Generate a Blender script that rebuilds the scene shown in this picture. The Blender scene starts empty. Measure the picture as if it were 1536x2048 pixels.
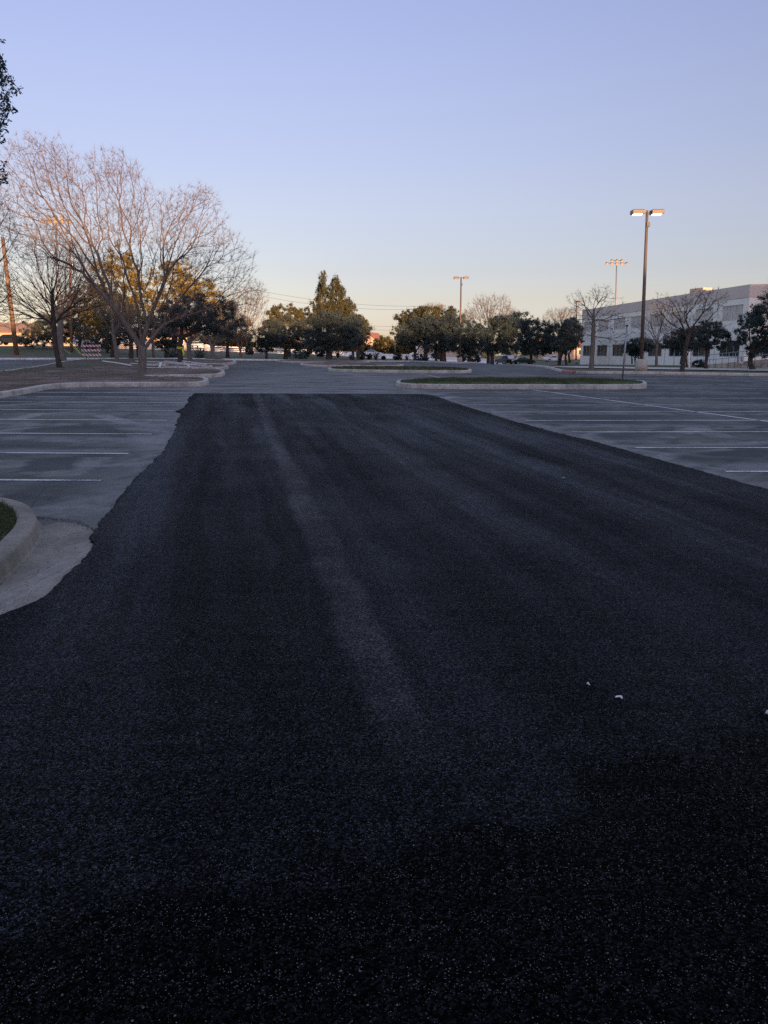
import bpy, bmesh, math, random
import numpy as np
from mathutils import Vector, Matrix, noise as mnoise
from mathutils.geometry import delaunay_2d_cdt
random.seed(7)
R = math.radians
PI = math.pi
sc = bpy.context.scene
COL = sc.collection

# ------------------------------------------------------------------ camera model
F = 1540.0; EYE = 1.8; PITCH = R(11.52)
cp, sp = math.cos(PITCH), math.sin(PITCH)
FW = np.array([0, cp, -sp]); UP = np.array([0, sp, cp]); RT = np.array([1.0, 0, 0])
def ray(px, py):
    return FW + RT * ((px - 768) / F) + UP * ((1024 - py) / F)
HPX = [-300, 150, 350, 600, 800, 920, 1000, 1200, 1500]
HY = [45, 60, 80, 100, 120, 140, 170, 200, 260]
HZ = {
 -300: [.73, .97, 1.33, 2.8, 3.25, 3.3, 3.3, 3.3, 3.3],
 150:  [.73, .97, 1.33, 2.8, 3.25, 3.3, 3.3, 3.3, 3.3],
 350:  [.73, .98, 1.33, 1.75, 2.3, 2.7, 2.9, 2.9, 2.9],
 600:  [.73, .95, 1.1, 1.2, 1.5, 1.8, 2.1, 2.1, 2.1],
 800:  [.73, .93, .98, 1.0, 1.0, 1.0, 1.05, 1.0, 1.0],
 920:  [.73, .9, .92, .9, .6, .45, .35, .5, .5],
 1000: [.73, .85, .7, .5, .25, .05, -.15, .3, .3],
 1200: [.73, .85, .75, .6, .45, .3, .2, .3, .3],
 1500: [.73, .8, .75, .65, .5, .4, .3, .3, .3]}
HT = np.array([HZ[p] for p in HPX])
def T(x, y):
    if y <= 0: return 0.0
    if y <= 45: return 0.0162 * y
    u = 768 + F * x / (y * 1.0)
    u = min(max(u, HPX[0]), HPX[-1] - .01)
    i = 0
    while HPX[i + 1] <= u: i += 1
    a = (u - HPX[i]) / (HPX[i + 1] - HPX[i]); a = a * a * (3 - 2 * a)
    yy = min(y, HY[-1] - .01); j = 0
    while HY[j + 1] <= yy: j += 1
    b = (yy - HY[j]) / (HY[j + 1] - HY[j])
    z0 = HT[i, j] * (1 - b) + HT[i, j + 1] * b
    z1 = HT[i + 1, j] * (1 - b) + HT[i + 1, j + 1] * b
    return float(z0 * (1 - a) + z1 * a)
def gp(px, py):
    d = ray(px, py); d = d / d[1]
    lo = 0.5
    y = 1.0
    while y < 400:
        if EYE + d[2] * y < T(d[0] * y, y): break
        lo = y; y *= 1.02
    hi = y
    for _ in range(30):
        m = (lo + hi) / 2
        if EYE + d[2] * m < T(d[0] * m, m): hi = m
        else: lo = m
    return Vector((d[0] * lo, lo, T(d[0] * lo, lo)))
def at(px, py, Y):
    d = ray(px, py); d = d / d[1]
    return Vector((d[0] * Y, Y, EYE + d[2] * Y))
def col(px, Y, dz=0.0):
    """ground point below image column px at world distance Y"""
    py = 709
    for _ in range(4):
        p = at(px, py, Y); z = T(p.x, Y)
        py = 709.5 + (EYE - z) * F / Y / 1.0
    p = at(px, py, Y)
    return Vector((p.x, Y, T(p.x, Y) + dz))
def colx(px, Y):
    return at(px, 709.5, Y).x

# ------------------------------------------------------------------ object helpers
def link(o): COL.objects.link(o); return o
def tag(o, label=None, cat=None, group=None, kind=None):
    if label: o['label'] = label
    if cat: o['category'] = cat
    if group: o['group'] = group
    if kind: o['kind'] = kind
    return o
def empty(name, loc, rz=0, label=None, cat=None, group=None):
    o = link(bpy.data.objects.new(name, None)); o.location = loc; o.rotation_euler = (0, 0, rz)
    o.empty_display_size = .3
    return tag(o, label, cat, group)
class MB:
    def __init__(s): s.v = []; s.f = []; s.sm = []
    def add(s, vs, fs, smooth=False):
        n = len(s.v); s.v += [tuple(v) for v in vs]
        s.f += [tuple(i + n for i in f) for f in fs]; s.sm += [smooth] * len(fs); return s
    def box(s, c, size, rz=0, taper=1.0, rot=None):
        hx, hy, hz = size[0] / 2, size[1] / 2, size[2] / 2
        M = rot if rot is not None else Matrix.Rotation(rz, 3, 'Z')
        vs = []
        for z, t in ((-hz, 1), (hz, taper)):
            for x, y in ((-hx, -hy), (hx, -hy), (hx, hy), (-hx, hy)):
                vs.append(M @ Vector((x * t, y * t, z)) + Vector(c))
        return s.add(vs, [(3, 2, 1, 0), (4, 5, 6, 7), (0, 1, 5, 4), (1, 2, 6, 5), (2, 3, 7, 6), (3, 0, 4, 7)])
    def tube(s, pts, rad, n=6, cap=True):
        pts = [Vector(p) for p in pts]
        if not hasattr(rad, '__len__'): rad = [rad] * len(pts)
        vs = []; fs = []
        for i, p in enumerate(pts):
            d = (pts[min(i + 1, len(pts) - 1)] - pts[max(i - 1, 0)]).normalized()
            a = d.cross(Vector((0.13, 0.31, .94)) if abs(d.z) < .9 else Vector((1, 0, 0))).normalized(); b = d.cross(a)
            for k in range(n):
                t = 2 * PI * k / n
                vs.append(p + (a * math.cos(t) + b * math.sin(t)) * rad[i])
        for i in range(len(pts) - 1):
            for k in range(n):
                fs.append((i * n + k, (i + 1) * n + k, (i + 1) * n + (k + 1) % n, i * n + (k + 1) % n))
        s.add(vs, fs, True)
        if cap:
            m = len(s.v) - len(vs)
            s.f += [tuple(m + k for k in range(n)), tuple(m + (len(pts) - 1) * n + k for k in reversed(range(n)))]; s.sm += [False, False]
        return s
    def prism(s, poly, z0, z1):
        n = len(poly)
        vs = [(x, y, z0) for x, y in poly] + [(x, y, z1) for x, y in poly]
        fs = [tuple(range(n))[::-1], tuple(range(n, 2 * n))] + [(i, (i + 1) % n, n + (i + 1) % n, n + i) for i in range(n)]
        return s.add(vs, fs)
    def extr(s, prof, y0, y1, inset=0.0, M=None):
        """profile polygon in (x,z) extruded along y"""
        n = len(prof); M = M or Matrix.Identity(4)
        vs = [M @ Vector((x, y0, z)) for x, z in prof] + [M @ Vector((x, y1, z)) for x, z in prof]
        fs = [tuple(range(n)), tuple(range(n, 2 * n))[::-1]] + [((i + 1) % n, i, n + i, n + (i + 1) % n) for i in range(n)]
        return s.add(vs, fs)
    def build(s, name, mat, parent=None, loc=None):
        me = bpy.data.meshes.new(name); me.from_pydata(s.v, [], s.f); me.update()
        me.polygons.foreach_set('use_smooth', s.sm)
        me.materials.append(mat)
        o = link(bpy.data.objects.new(name, me))
        if parent is not None: o.parent = parent
        if loc is not None: o.location = loc
        return o
def npmesh(name, V, Fc, mat, parent=None, smooth=False):
    """V (n,3), Fc (m,k) numpy"""
    me = bpy.data.meshes.new(name); k = Fc.shape[1]
    me.vertices.add(len(V)); me.vertices.foreach_set('co', V.astype(np.float32).ravel())
    me.loops.add(Fc.size); me.loops.foreach_set('vertex_index', Fc.astype(np.int32).ravel())
    me.polygons.add(len(Fc)); me.polygons.foreach_set('loop_start', np.arange(0, Fc.size, k, dtype=np.int32))
    try: me.polygons.foreach_set('loop_total', np.full(len(Fc), k, dtype=np.int32))
    except Exception: pass
    me.polygons.foreach_set('use_smooth', np.full(len(Fc), smooth))
    me.update(calc_edges=True); me.validate()
    me.materials.append(mat)
    o = link(bpy.data.objects.new(name, me))
    if parent is not None: o.parent = parent
    return o
def bev(o, w=.02, seg=2):
    m = o.modifiers.new('b', 'BEVEL'); m.width = w; m.segments = seg; m.limit_method = 'ANGLE'; return o

# ------------------------------------------------------------------ node helpers
class N:
    def __init__(s, mat): s.t = mat.node_tree; s.n = s.t.nodes; s.l = s.t.links
    def new(s, ty, **kw):
        x = s.n.new(ty)
        for k, v in kw.items(): setattr(x, k, v)
        return x
    def put(s, sock, v):
        if isinstance(v, bpy.types.NodeSocket): s.l.new(v, sock)
        elif v is not None: sock.default_value = v
    def math(s, op, a, b=None, c=None, clamp=False):
        x = s.new('ShaderNodeMath', operation=op, use_clamp=clamp)
        s.put(x.inputs[0], a)
        if b is not None: s.put(x.inputs[1], b)
        if c is not None: s.put(x.inputs[2], c)
        return x.outputs[0]
    def vm(s, op, a, b=None, out=0):
        x = s.new('ShaderNodeVectorMath', operation=op); s.put(x.inputs[0], a)
        if b is not None: s.put(x.inputs[1], b)
        return x.outputs[out]
    def pos(s): return s.new('ShaderNodeNewGeometry').outputs['Position']
    def obj(s): return s.new('ShaderNodeTexCoord').outputs['Object']
    def map(s, v, scale=(1, 1, 1), rot=(0, 0, 0), loc=(0, 0, 0)):
        m = s.new('ShaderNodeMapping'); s.put(m.inputs[0], v); m.inputs[1].default_value = loc; m.inputs[2].default_value = rot; m.inputs[3].default_value = scale
        return m.outputs[0]
    def noise(s, v, scale=5, detail=4, rough=.55, dist=0):
        x = s.new('ShaderNodeTexNoise'); s.put(x.inputs['Vector'], v); x.inputs['Scale'].default_value = scale
        x.inputs['Detail'].default_value = detail; x.inputs['Roughness'].default_value = rough; x.inputs['Distortion'].default_value = dist
        return x.outputs['Fac']
    def vor(s, v, scale=5, feat='F1', out='Distance', rnd=1):
        x = s.new('ShaderNodeTexVoronoi', feature=feat); s.put(x.inputs['Vector'], v); x.inputs['Scale'].default_value = scale
        x.inputs['Randomness'].default_value = rnd
        return x.outputs[out]
    def ramp(s, f, stops):
        x = s.new('ShaderNodeValToRGB'); s.put(x.inputs[0], f); e = x.color_ramp.elements
        while len(e) < len(stops): e.new(.5)
        for i, (p, c) in enumerate(stops):
            e[i].position = p; c = (c, c, c) if not hasattr(c, '__len__') else c
            e[i].color = (*c, 1)
        return x.outputs[0]
    def mix(s, f, a, b, ty='MIX'):
        x = s.new('ShaderNodeMix', data_type='RGBA', blend_type=ty); s.put(x.inputs[0], f)
        for k, v in ((6, a), (7, b)):
            if isinstance(v, bpy.types.NodeSocket): s.l.new(v, x.inputs[k])
            else: x.inputs[k].default_value = (*v, 1) if len(v) == 3 else v
        return x.outputs[2]
    def bump(s, h, strength=.5, dist=.01, normal=None):
        x = s.new('ShaderNodeBump'); s.put(x.inputs['Height'], h); x.inputs['Strength'].default_value = strength; x.inputs['Distance'].default_value = dist
        if normal is not None: s.l.new(normal, x.inputs['Normal'])
        return x.outputs[0]
def newmat(name):
    m = bpy.data.materials.new(name); m.use_nodes = True
    b = m.node_tree.nodes['Principled BSDF']
    return m, N(m), b
def simple(name, c, rough=.7, metal=0, var=.15, scale=3, bumps=0, spec=.5):
    m, n, b = newmat(name)
    p = n.obj()
    f = n.noise(p, scale, 5, .6)
    lo = tuple(x * (1 - var) for x in c); hi = tuple(min(1, x * (1 + var)) for x in c)
    n.put(b.inputs['Base Color'], n.ramp(f, [(.3, lo), (.7, hi)]))
    b.inputs['Roughness'].default_value = rough; b.inputs['Metallic'].default_value = metal; b.inputs['Specular IOR Level'].default_value = spec
    if bumps: n.put(b.inputs['Normal'], n.bump(n.noise(p, scale * 8, 4, .6), bumps, .01))
    return m
def emis(name, c, s):
    m, n, b = newmat(name)
    b.inputs['Base Color'].default_value = (*c, 1); b.inputs['Emission Color'].default_value = (*c, 1); b.inputs['Emission Strength'].default_value = s
    n.put(b.inputs['Roughness'], n.math('MULTIPLY', n.noise(n.obj(), 8), .5))
    return m

# ------------------------------------------------------------------ materials
HEAD = math.atan2(465 - 768, F * cp)      # heading of the drive aisle from +Y (negative = towards -X)
ROADDIR = Vector((math.sin(HEAD), math.cos(HEAD), 0)); ROADN = Vector((math.cos(HEAD), -math.sin(HEAD), 0))

def line_dist(n, p, a, b):
    """distance from the infinite ground line a-b (signed, left of a->b positive)"""
    d = (b - a); d.z = 0; d.normalize(); nn = Vector((-d.y, d.x, 0))
    dot = n.vm('DOT_PRODUCT', p, tuple(nn), out=1)
    return n.math('SUBTRACT', dot, nn.dot(Vector((a.x, a.y, 0))))

def mat_fresh():
    m, n, b = newmat('fresh_asphalt')
    p = n.pos()
    wob = n.noise(p, .35, 2, .5)
    pw = n.map(p, rot=(0, 0, HEAD))          # rows follow the paving direction
    st = n.noise(n.map(p, rot=(0, 0, HEAD), scale=(1, 1, 1)), 1, 2)
    rotp = n.map(p, rot=(0, 0, HEAD))
    sx = n.new('ShaderNodeSeparateXYZ'); n.put(sx.inputs[0], rotp)
    xx = n.math('ADD', sx.outputs[0], n.math('MULTIPLY', wob, .5))
    cx = n.new('ShaderNodeCombineXYZ'); n.put(cx.inputs[0], xx); n.put(cx.inputs[1], n.math('MULTIPLY', sx.outputs[1], .045)); 
    streak = n.noise(cx.outputs[0], 1.15, 6, .62)
    blot = n.noise(p, .8, 5, .62)
    sp0 = n.new('ShaderNodeSeparateXYZ'); n.put(sp0.inputs[0], p)
    nearf = n.math('MULTIPLY', n.math('SUBTRACT', 9, sp0.outputs[1]), .14, clamp=True)
    streak = n.math('ADD', n.math('MULTIPLY', streak, n.math('SUBTRACT', 1, n.math('MULTIPLY', nearf, .75))), n.math('MULTIPLY', nearf, .75 * .49))
    macro = n.math('MULTIPLY', n.ramp(streak, [(.38, .3), (.46, .7), (.53, 1.05), (.6, 2.6)]), n.ramp(blot, [(.38, .9), (.5, 1.0), (.62, 1.12)]))
    # dusty tyre track
    a, c = gp(560, 900), gp(806, 1470)
    ld = line_dist(n, p, a, c)
    ld = n.math('ADD', ld, n.math('MULTIPLY', n.math('SUBTRACT', n.noise(p, .8, 3), .5), .28))
    tr = n.math('DIVIDE', n.math('SUBTRACT', .17, n.math('ABSOLUTE', ld)), .09, clamp=True)
    sep = n.new('ShaderNodeSeparateXYZ'); n.put(sep.inputs[0], p)
    tr = n.math('MULTIPLY', tr, n.math('SUBTRACT', sep.outputs[1], 2.9, clamp=True))
    tr = n.math('MULTIPLY', tr, n.ramp(n.noise(p, 2.2, 4), [(.35, .35), (.6, 1)]))
    v1 = n.new('ShaderNodeTexVoronoi'); n.put(v1.inputs['Vector'], p); v1.inputs['Scale'].default_value = 120
    rnd = n.new('ShaderNodeSeparateColor'); n.put(rnd.inputs[0], v1.outputs['Color'])
    v2 = n.new('ShaderNodeTexVoronoi'); n.put(v2.inputs['Vector'], p); v2.inputs['Scale'].default_value = 270
    rnd2 = n.new('ShaderNodeSeparateColor'); n.put(rnd2.inputs[0], v2.outputs['Color'])
    stone = n.ramp(rnd.outputs[0], [(0, .08), (.45, .4), (.75, 1.5), (.9, 5.0), (1, 10.0)])
    base = n.mix(1, n.mix(1, (.0028, .0036, .0062), stone, 'MULTIPLY'), macro, 'MULTIPLY')
    base = n.mix(n.math('MULTIPLY', tr, .95), base, n.mix(1, (.050, .047, .050), n.ramp(rnd.outputs[0], [(0, .3), (.6, .9), (1, 2.6)]), 'MULTIPLY'))
    damp = n.math('ADD', n.math('SUBTRACT', 2.56, sep.outputs[1]), n.math('MULTIPLY', n.math('SUBTRACT', n.noise(p, 1.4, 3, .5), .5), 1.7))  # camera-processing dark patch painted into colour and specular, not moisture
    damp = n.math('ADD', damp, n.math('MULTIPLY', sep.outputs[0], .46))  # painted dark patch, not moisture
    painted_tone_f = n.math('MULTIPLY', damp, 6, clamp=True)
    base = n.mix(1, base, n.mix(painted_tone_f, (1, 1, 1), (.42, .38, .30)), 'MULTIPLY')
    fleck = n.math('MULTIPLY', n.math('GREATER_THAN', rnd.outputs[1], .994), n.math('LESS_THAN', v1.outputs['Distance'], .45))
    fl2 = n.math('MULTIPLY', n.math('GREATER_THAN', rnd2.outputs[1], .88), n.math('LESS_THAN', v2.outputs['Distance'], .5))
    fl2 = n.math('MULTIPLY', fl2, n.math('POWER', rnd2.outputs[2], 3.0))
    base = n.mix(n.math('MULTIPLY', fleck, .75), base, (.22, .21, .20))
    base = n.mix(n.math('MULTIPLY', fl2, .8), base, (.36, .355, .35))
    n.put(b.inputs['Base Color'], base)
    n.put(b.inputs['Roughness'], n.ramp(n.math('ADD', n.math('MULTIPLY', blot, .5), n.math('MULTIPLY', streak, .5)), [(.42, .72), (.58, .60)]))
    n.put(b.inputs['Specular IOR Level'], n.math('MULTIPLY', n.ramp(streak, [(.38, .042), (.46, .064), (.54, .092), (.62, .14)]), n.math('MULTIPLY', n.ramp(rnd.outputs[0], [(0, .25), (.5, .7), (.85, 1.6), (1, 2.6)]), n.math('SUBTRACT', 1, n.math('MULTIPLY', painted_tone_f, .55)))))
    b.inputs['Specular Tint'].default_value = (.8, .86, 1, 1)
    h = n.math('ADD', n.math('MULTIPLY', v1.outputs['Distance'], -1), n.math('MULTIPLY', v2.outputs['Distance'], -.4))
    n.put(b.inputs['Normal'], n.bump(h, 1.0, .009))
    return m
LE0, LE1 = gp(197, 1053), gp(389, 787)
RE0, RE1 = gp(1536, 984), gp(860, 792)
def mat_old():
    m, n, b = newmat('worn_asphalt')
    p = n.pos()
    blot = n.noise(p, .33, 6, .62, .6); fine = n.noise(p, 40, 4, .7); mid = n.noise(p, 2.2, 6, .65)
    base = n.ramp(n.math('ADD', n.math('MULTIPLY', blot, .7), n.math('MULTIPLY', mid, .3)), [(.42, (.027, .026, .026)), (.5, (.050, .047, .044)), (.58, (.092, .084, .076))])
    # curved tyre scuffs
    rp = n.map(p, rot=(0, 0, HEAD)); w = n.new('ShaderNodeTexWave', wave_type='RINGS'); n.put(w.inputs['Vector'], n.map(p, loc=(9, -21, 0)))
    w.inputs['Scale'].default_value = .11; w.inputs['Distortion'].default_value = 5; w.inputs['Detail'].default_value = 3; w.inputs['Detail Scale'].default_value = .5
    scf = n.math('MULTIPLY', n.ramp(w.outputs['Fac'], [(.80, 0), (.95, 1)]), n.ramp(mid, [(.42, 0), (.54, 1)]))
    base = n.mix(n.math('MULTIPLY', scf, .7), base, (.15, .14, .14))
    for (c_, rad_, wd_) in ((gp(150, 885), 3.0, .22), (gp(60, 905), 4.6, .28), (gp(1395, 882), 2.0, .2), (gp(1180, 835), 5.2, .3), (gp(250, 835), 6.0, .3)):
        dd_ = n.math('ADD', n.vm('DISTANCE', p, tuple(c_), out=1), n.math('MULTIPLY', n.math('SUBTRACT', blot, .5), 1.6))
        ar = n.math('SUBTRACT', 1, n.math('DIVIDE', n.math('ABSOLUTE', n.math('SUBTRACT', dd_, rad_)), wd_), clamp=True)
        base = n.mix(n.math('MULTIPLY', n.math('MULTIPLY', ar, n.ramp(n.noise(p, .55, 3), [(.40, 0), (.52, 1)])), .75), base, (.19, .175, .17))
    def seg(a_, b_, w_, soft=.3):
        a_ = Vector((a_.x, a_.y, 0)); b_ = Vector((b_.x, b_.y, 0)); u_ = b_ - a_; L_ = u_.length; u_.normalize(); n_ = Vector((-u_.y, u_.x, 0))
        t_ = n.math('SUBTRACT', n.vm('DOT_PRODUCT', p, tuple(u_), out=1), u_.dot(a_)); q_ = n.math('SUBTRACT', n.vm('DOT_PRODUCT', p, tuple(n_), out=1), n_.dot(a_))
        t2_ = n.math('ABSOLUTE', n.math('SUBTRACT', t_, L_ / 2)); o_ = n.math('MAXIMUM', n.math('SUBTRACT', t2_, L_ / 2), 0)
        d_ = n.math('ADD', n.math('MAXIMUM', n.math('ABSOLUTE', q_), o_), n.math('MULTIPLY', n.math('SUBTRACT', mid, .5), w_ * .7))
        return n.math('DIVIDE', n.math('SUBTRACT', w_, d_), w_ * soft, clamp=True)
    rubw = n.ramp(n.noise(p, 6, 5, .75), [(.38, .35), (.58, 1)])
    for (x0, y0, x1, y1, w_, k_) in ((38, 837, 76, 828, .26, .6), (76, 828, 190, 820.5, .14, .5), (205, 831.5, 262, 848, .26, .65), (262, 848, 322, 882, .5, .4), (20, 862, 60, 846, .3, .25), (128, 946, 180, 920, .34, .35), (78, 1021, 132, 1021, .33, .35), (60, 880, 300, 884, .8, .22), (40, 945, 90, 938, .3, .3),
                                    (1290, 928, 1345, 908, .2, .4), (1345, 908, 1450, 899, .14, .4), (1330, 872, 1395, 858, .3, .4), (1395, 858, 1440, 872, .3, .3), (870, 800, 905, 793, .3, .5), (840, 790, 880, 788, .3, .5), (1120, 855, 1200, 851, .3, .3), (1440, 950, 1536, 925, .4, .25)):
        base = n.mix(n.math('MULTIPLY', n.math('MULTIPLY', seg(gp(x0, y0), gp(x1, y1), w_), rubw), min(.9, k_ * 1.5)), base, (.24, .22, .215))
    for (x0, y0, x1, y1, w_, k_) in ((98, 934, 108, 922, .45, .6), (232, 864, 292, 867, .4, .6), (-20, 884, 80, 890, .5, .4), (120, 855, 230, 852, .5, .4), (30, 998, 75, 1003, .35, .5), (1250, 870, 1330, 868, .5, .4), (1420, 912, 1536, 912, .7, .4), (1150, 832, 1290, 832, .5, .4), (10, 950, 30, 957, .3, .4)):
        base = n.mix(n.math('MULTIPLY', seg(gp(x0, y0), gp(x1, y1), w_, .35), min(.85, k_ * 1.35)), base, (.020, .020, .022))
    # dust spilled along the cut edges and over the far end of the aisle
    sx = n.new('ShaderNodeSeparateXYZ'); n.put(sx.inputs[0], p)
    near = n.math('LESS_THAN', sx.outputs[1], 60)
    tot = None
    for a, c, wd in ((LE0, LE1, .75), (RE0, RE1, .6)):
        ld = n.math('ADD', line_dist(n, p, a, c), n.math('MULTIPLY', n.math('SUBTRACT', mid, .5), 1.4))
        t = n.math('SUBTRACT', 1, n.math('DIVIDE', n.math('ABSOLUTE', ld), wd), clamp=True)
        t = n.math('MULTIPLY', t, near)
        tot = t if tot is None else n.math('MAXIMUM', tot, t)
    # aisle beyond the new paving
    c0 = gp(600, 765)
    dd = n.vm('DISTANCE', n.map(n.vm('SUBTRACT', p, tuple(c0)), rot=(0, 0, HEAD), scale=(1.6, .55, 1)), (0, 0, 0), out=1)
    far = n.math('SUBTRACT', 1, n.math('DIVIDE', dd, 12), clamp=True)
    strk = n.noise(n.map(p, scale=(.25, 1.6, 1)), 1.6, 5, .65)
    far = n.math('MULTIPLY', n.math('MULTIPLY', far, 2.2, clamp=True), n.ramp(strk, [(.42, 0), (.62, 1)]))
    tot = n.math('MAXIMUM', n.math('MULTIPLY', tot, n.ramp(n.noise(p, 3.5, 6, .7), [(.35, .25), (.6, 1)])), far)
    base = n.mix(n.math('MULTIPLY', tot, .85), base, (.19, .175, .17))
    # hairline cracks
    cr = n.vor(n.vm('ADD', p, n.map(n.new('ShaderNodeTexNoise').outputs['Color'])), .23, 'DISTANCE_TO_EDGE')
    base = n.mix(n.math('MULTIPLY', n.math('LESS_THAN', cr, .0022), .6), base, (.02, .02, .022))
    base = n.mix(1, base, n.ramp(fine, [(.25, .72), (.75, 1.3)]), 'MULTIPLY')
    n.put(b.inputs['Base Color'], base); b.inputs['Roughness'].default_value = .8; b.inputs['Specular IOR Level'].default_value = .3
    n.put(b.inputs['Normal'], n.bump(n.noise(p, 90, 3, .7), .35, .004))
    return m
def mat_concrete(name='kerb_concrete', k=1.0, tint=(1, .91, .80)):
    m, n, b = newmat(name)
    p = n.pos()
    f = n.math('ADD', n.math('MULTIPLY', n.noise(p, 1.6, 6, .65), .6), n.math('MULTIPLY', n.noise(p, 12, 5, .7), .4))
    c = [tuple(v * k * t for t in tint) for v in (.27, .42, .53)]
    base = n.ramp(f, [(.41, c[0]), (.5, c[1]), (.6, c[2])])
    base = n.mix(n.ramp(n.noise(n.map(p, scale=(1, 1, 3)), 2.7, 6, .75), [(.56, 0), (.75, .35)]), base, (.09, .08, .07))
    base = n.mix(1, base, n.ramp(n.noise(p, 120, 3, .8), [(.2, .75), (.8, 1.2)]), 'MULTIPLY')
    n.put(b.inputs['Base Color'], base); b.inputs['Roughness'].default_value = .88
    n.put(b.inputs['Normal'], n.bump(n.noise(p, 45, 5, .7), .3, .006))
    return m
def mat_pad(stk=.55):
    m, n, b = newmat('gutter_concrete')
    p = n.pos()
    f = n.math('ADD', n.math('MULTIPLY', n.noise(p, 1.3, 6, .7), .65), n.math('MULTIPLY', n.noise(p, 9, 5, .7), .35))
    base = n.ramp(f, [(.38, (.155, .132, .106)), (.5, (.23, .197, .158)), (.62, (.305, .262, .212))])
    a, c = gp(0, 1232), gp(160, 1130)
    ld = n.math('ADD', line_dist(n, p, a, c), n.math('MULTIPLY', n.math('SUBTRACT', n.noise(p, 4, 3), .5), .4))
    t = n.math('SUBTRACT', 1, n.math('DIVIDE', n.math('ABSOLUTE', n.math('SUBTRACT', ld, .12)), .2), clamp=True)
    base = n.mix(n.math('MULTIPLY', n.math('MULTIPLY', t, stk), n.ramp(n.noise(n.map(p, rot=(0, 0, -.8), scale=(9, 1.5, 1)), 3, 5, .75), [(.45, 0), (.58, .9)])), base, (.38, .36, .34))
    base = n.mix(1, base, n.ramp(n.noise(p, 130, 3, .8), [(.2, .7), (.8, 1.25)]), 'MULTIPLY')
    n.put(b.inputs['Base Color'], base); b.inputs['Roughness'].default_value = .85
    n.put(b.inputs['Normal'], n.bump(n.noise(p, 50, 5, .7), .3, .005))
    return m
def mat_paint(name='stripe_paint', c=(.62, .61, .60), wear=.50):
    m, n, b = newmat(name)
    p = n.pos()
    f = n.ramp(n.math('ADD', n.math('MULTIPLY', n.noise(p, 28, 4, .8), .6), n.math('MULTIPLY', n.noise(p, .9, 3, .6), .4)), [(wear - .12, 0), (wear + .03, 1)])
    n.put(b.inputs['Base Color'], n.mix(f, (.08, .08, .09), c)); b.inputs['Roughness'].default_value = .75
    return m
def mat_ground():
    m, n, b = newmat('turf_and_dirt')
    p = n.pos()
    f = n.math('ADD', n.math('MULTIPLY', n.noise(p, .09, 5, .6), .7), n.math('MULTIPLY', n.noise(p, 1.5, 5, .7), .3))
    base = n.ramp(f, [(.42, (.13, .095, .070)), (.5, (.085, .085, .050)), (.58, (.055, .085, .035))])
    base = n.mix(1, base, n.ramp(n.noise(p, 9, 5, .8), [(.25, .55), (.75, 1.5)]), 'MULTIPLY')
    n.put(b.inputs['Base Color'], base); b.inputs['Roughness'].default_value = .95; b.inputs['Specular IOR Level'].default_value = .2
    n.put(b.inputs['Normal'], n.bump(n.noise(p, 14, 5, .8), .6, .05))
    return m
def mat_mulch():
    m, n, b = newmat('mulch')
    p = n.pos()
    f = n.math('ADD', n.math('MULTIPLY', n.noise(p, .7, 5, .65), .5), n.math('MULTIPLY', n.noise(p, 14, 5, .8), .5))
    base = n.ramp(f, [(.38, (.045, .027, .020)), (.48, (.11, .075, .058)), (.56, (.19, .14, .115)), (.66, (.34, .28, .24))])
    sx = n.new('ShaderNodeSeparateXYZ'); n.put(sx.inputs[0], p)
    g = n.math('MULTIPLY', n.math('LESS_THAN', n.math('ADD', sx.outputs[0], n.math('MULTIPLY', n.noise(p, .6, 4), 4)), -17.5), .6)
    base = n.mix(g, base, (.05, .055, .025))
    n.put(b.inputs['Base Color'], base); b.inputs['Roughness'].default_value = .95; b.inputs['Specular IOR Level'].default_value = .2
    n.put(b.inputs['Normal'], n.bump(n.noise(p, 22, 5, .8), .8, .04))
    return m
def mat_leaf(name, dark, light, scale=.55, trans=.12):
    m, n, b = newmat(name)
    p = n.pos()
    f = n.math('ADD', n.math('MULTIPLY', n.noise(p, scale, 3, .6), .65), n.math('MULTIPLY', n.noise(p, scale * 9, 3, .8), .35))
    n.put(b.inputs['Base Color'], n.ramp(f, [(.40, dark), (.6, light)])); b.inputs['Roughness'].default_value = .7; b.inputs['Specular IOR Level'].default_value = .2
    tr = n.new('ShaderNodeBsdfTranslucent'); tr.inputs[0].default_value = (*light, 1)
    mx = n.new('ShaderNodeMixShader'); mx.inputs[0].default_value = trans
    out = m.node_tree.nodes['Material Output']
    n.l.new(b.outputs[0], mx.inputs[1]); n.l.new(tr.outputs[0], mx.inputs[2]); n.l.new(mx.outputs[0], out.inputs[0])
    return m
def mat_bark(name, c1, c2):
    m, n, b = newmat(name)
    p = n.pos()
    f = n.noise(n.map(p, scale=(1, 1, .22)), 14, 5, .75)
    n.put(b.inputs['Base Color'], n.ramp(f, [(.35, c1), (.65, c2)])); b.inputs['Roughness'].default_value = .9; b.inputs['Specular IOR Level'].default_value = .2
    n.put(b.inputs['Normal'], n.bump(f, .6, .03))
    return m
M = {}
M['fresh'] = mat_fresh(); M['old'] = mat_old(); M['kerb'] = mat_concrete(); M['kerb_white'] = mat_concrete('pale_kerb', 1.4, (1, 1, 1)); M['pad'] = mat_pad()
M['paint'] = mat_paint(); M['paint_far'] = mat_paint('faded_paint', (.38, .37, .37), .52)
M['kerb_near'] = mat_pad(0); M['ground'] = mat_ground(); M['mulch'] = mat_mulch()
M['oak'] = mat_leaf('live_oak_leaves', (.034, .050, .054), (.070, .096, .094))
M['oak2'] = mat_leaf('grey_green_leaves', (.045, .056, .052), (.10, .115, .095))
M['brownleaf'] = mat_leaf('brown_green_leaves', (.060, .050, .034), (.13, .10, .065)); M['olive'] = mat_leaf('olive_leaves', (.06, .055, .020), (.17, .14, .05), trans=.2)
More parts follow.
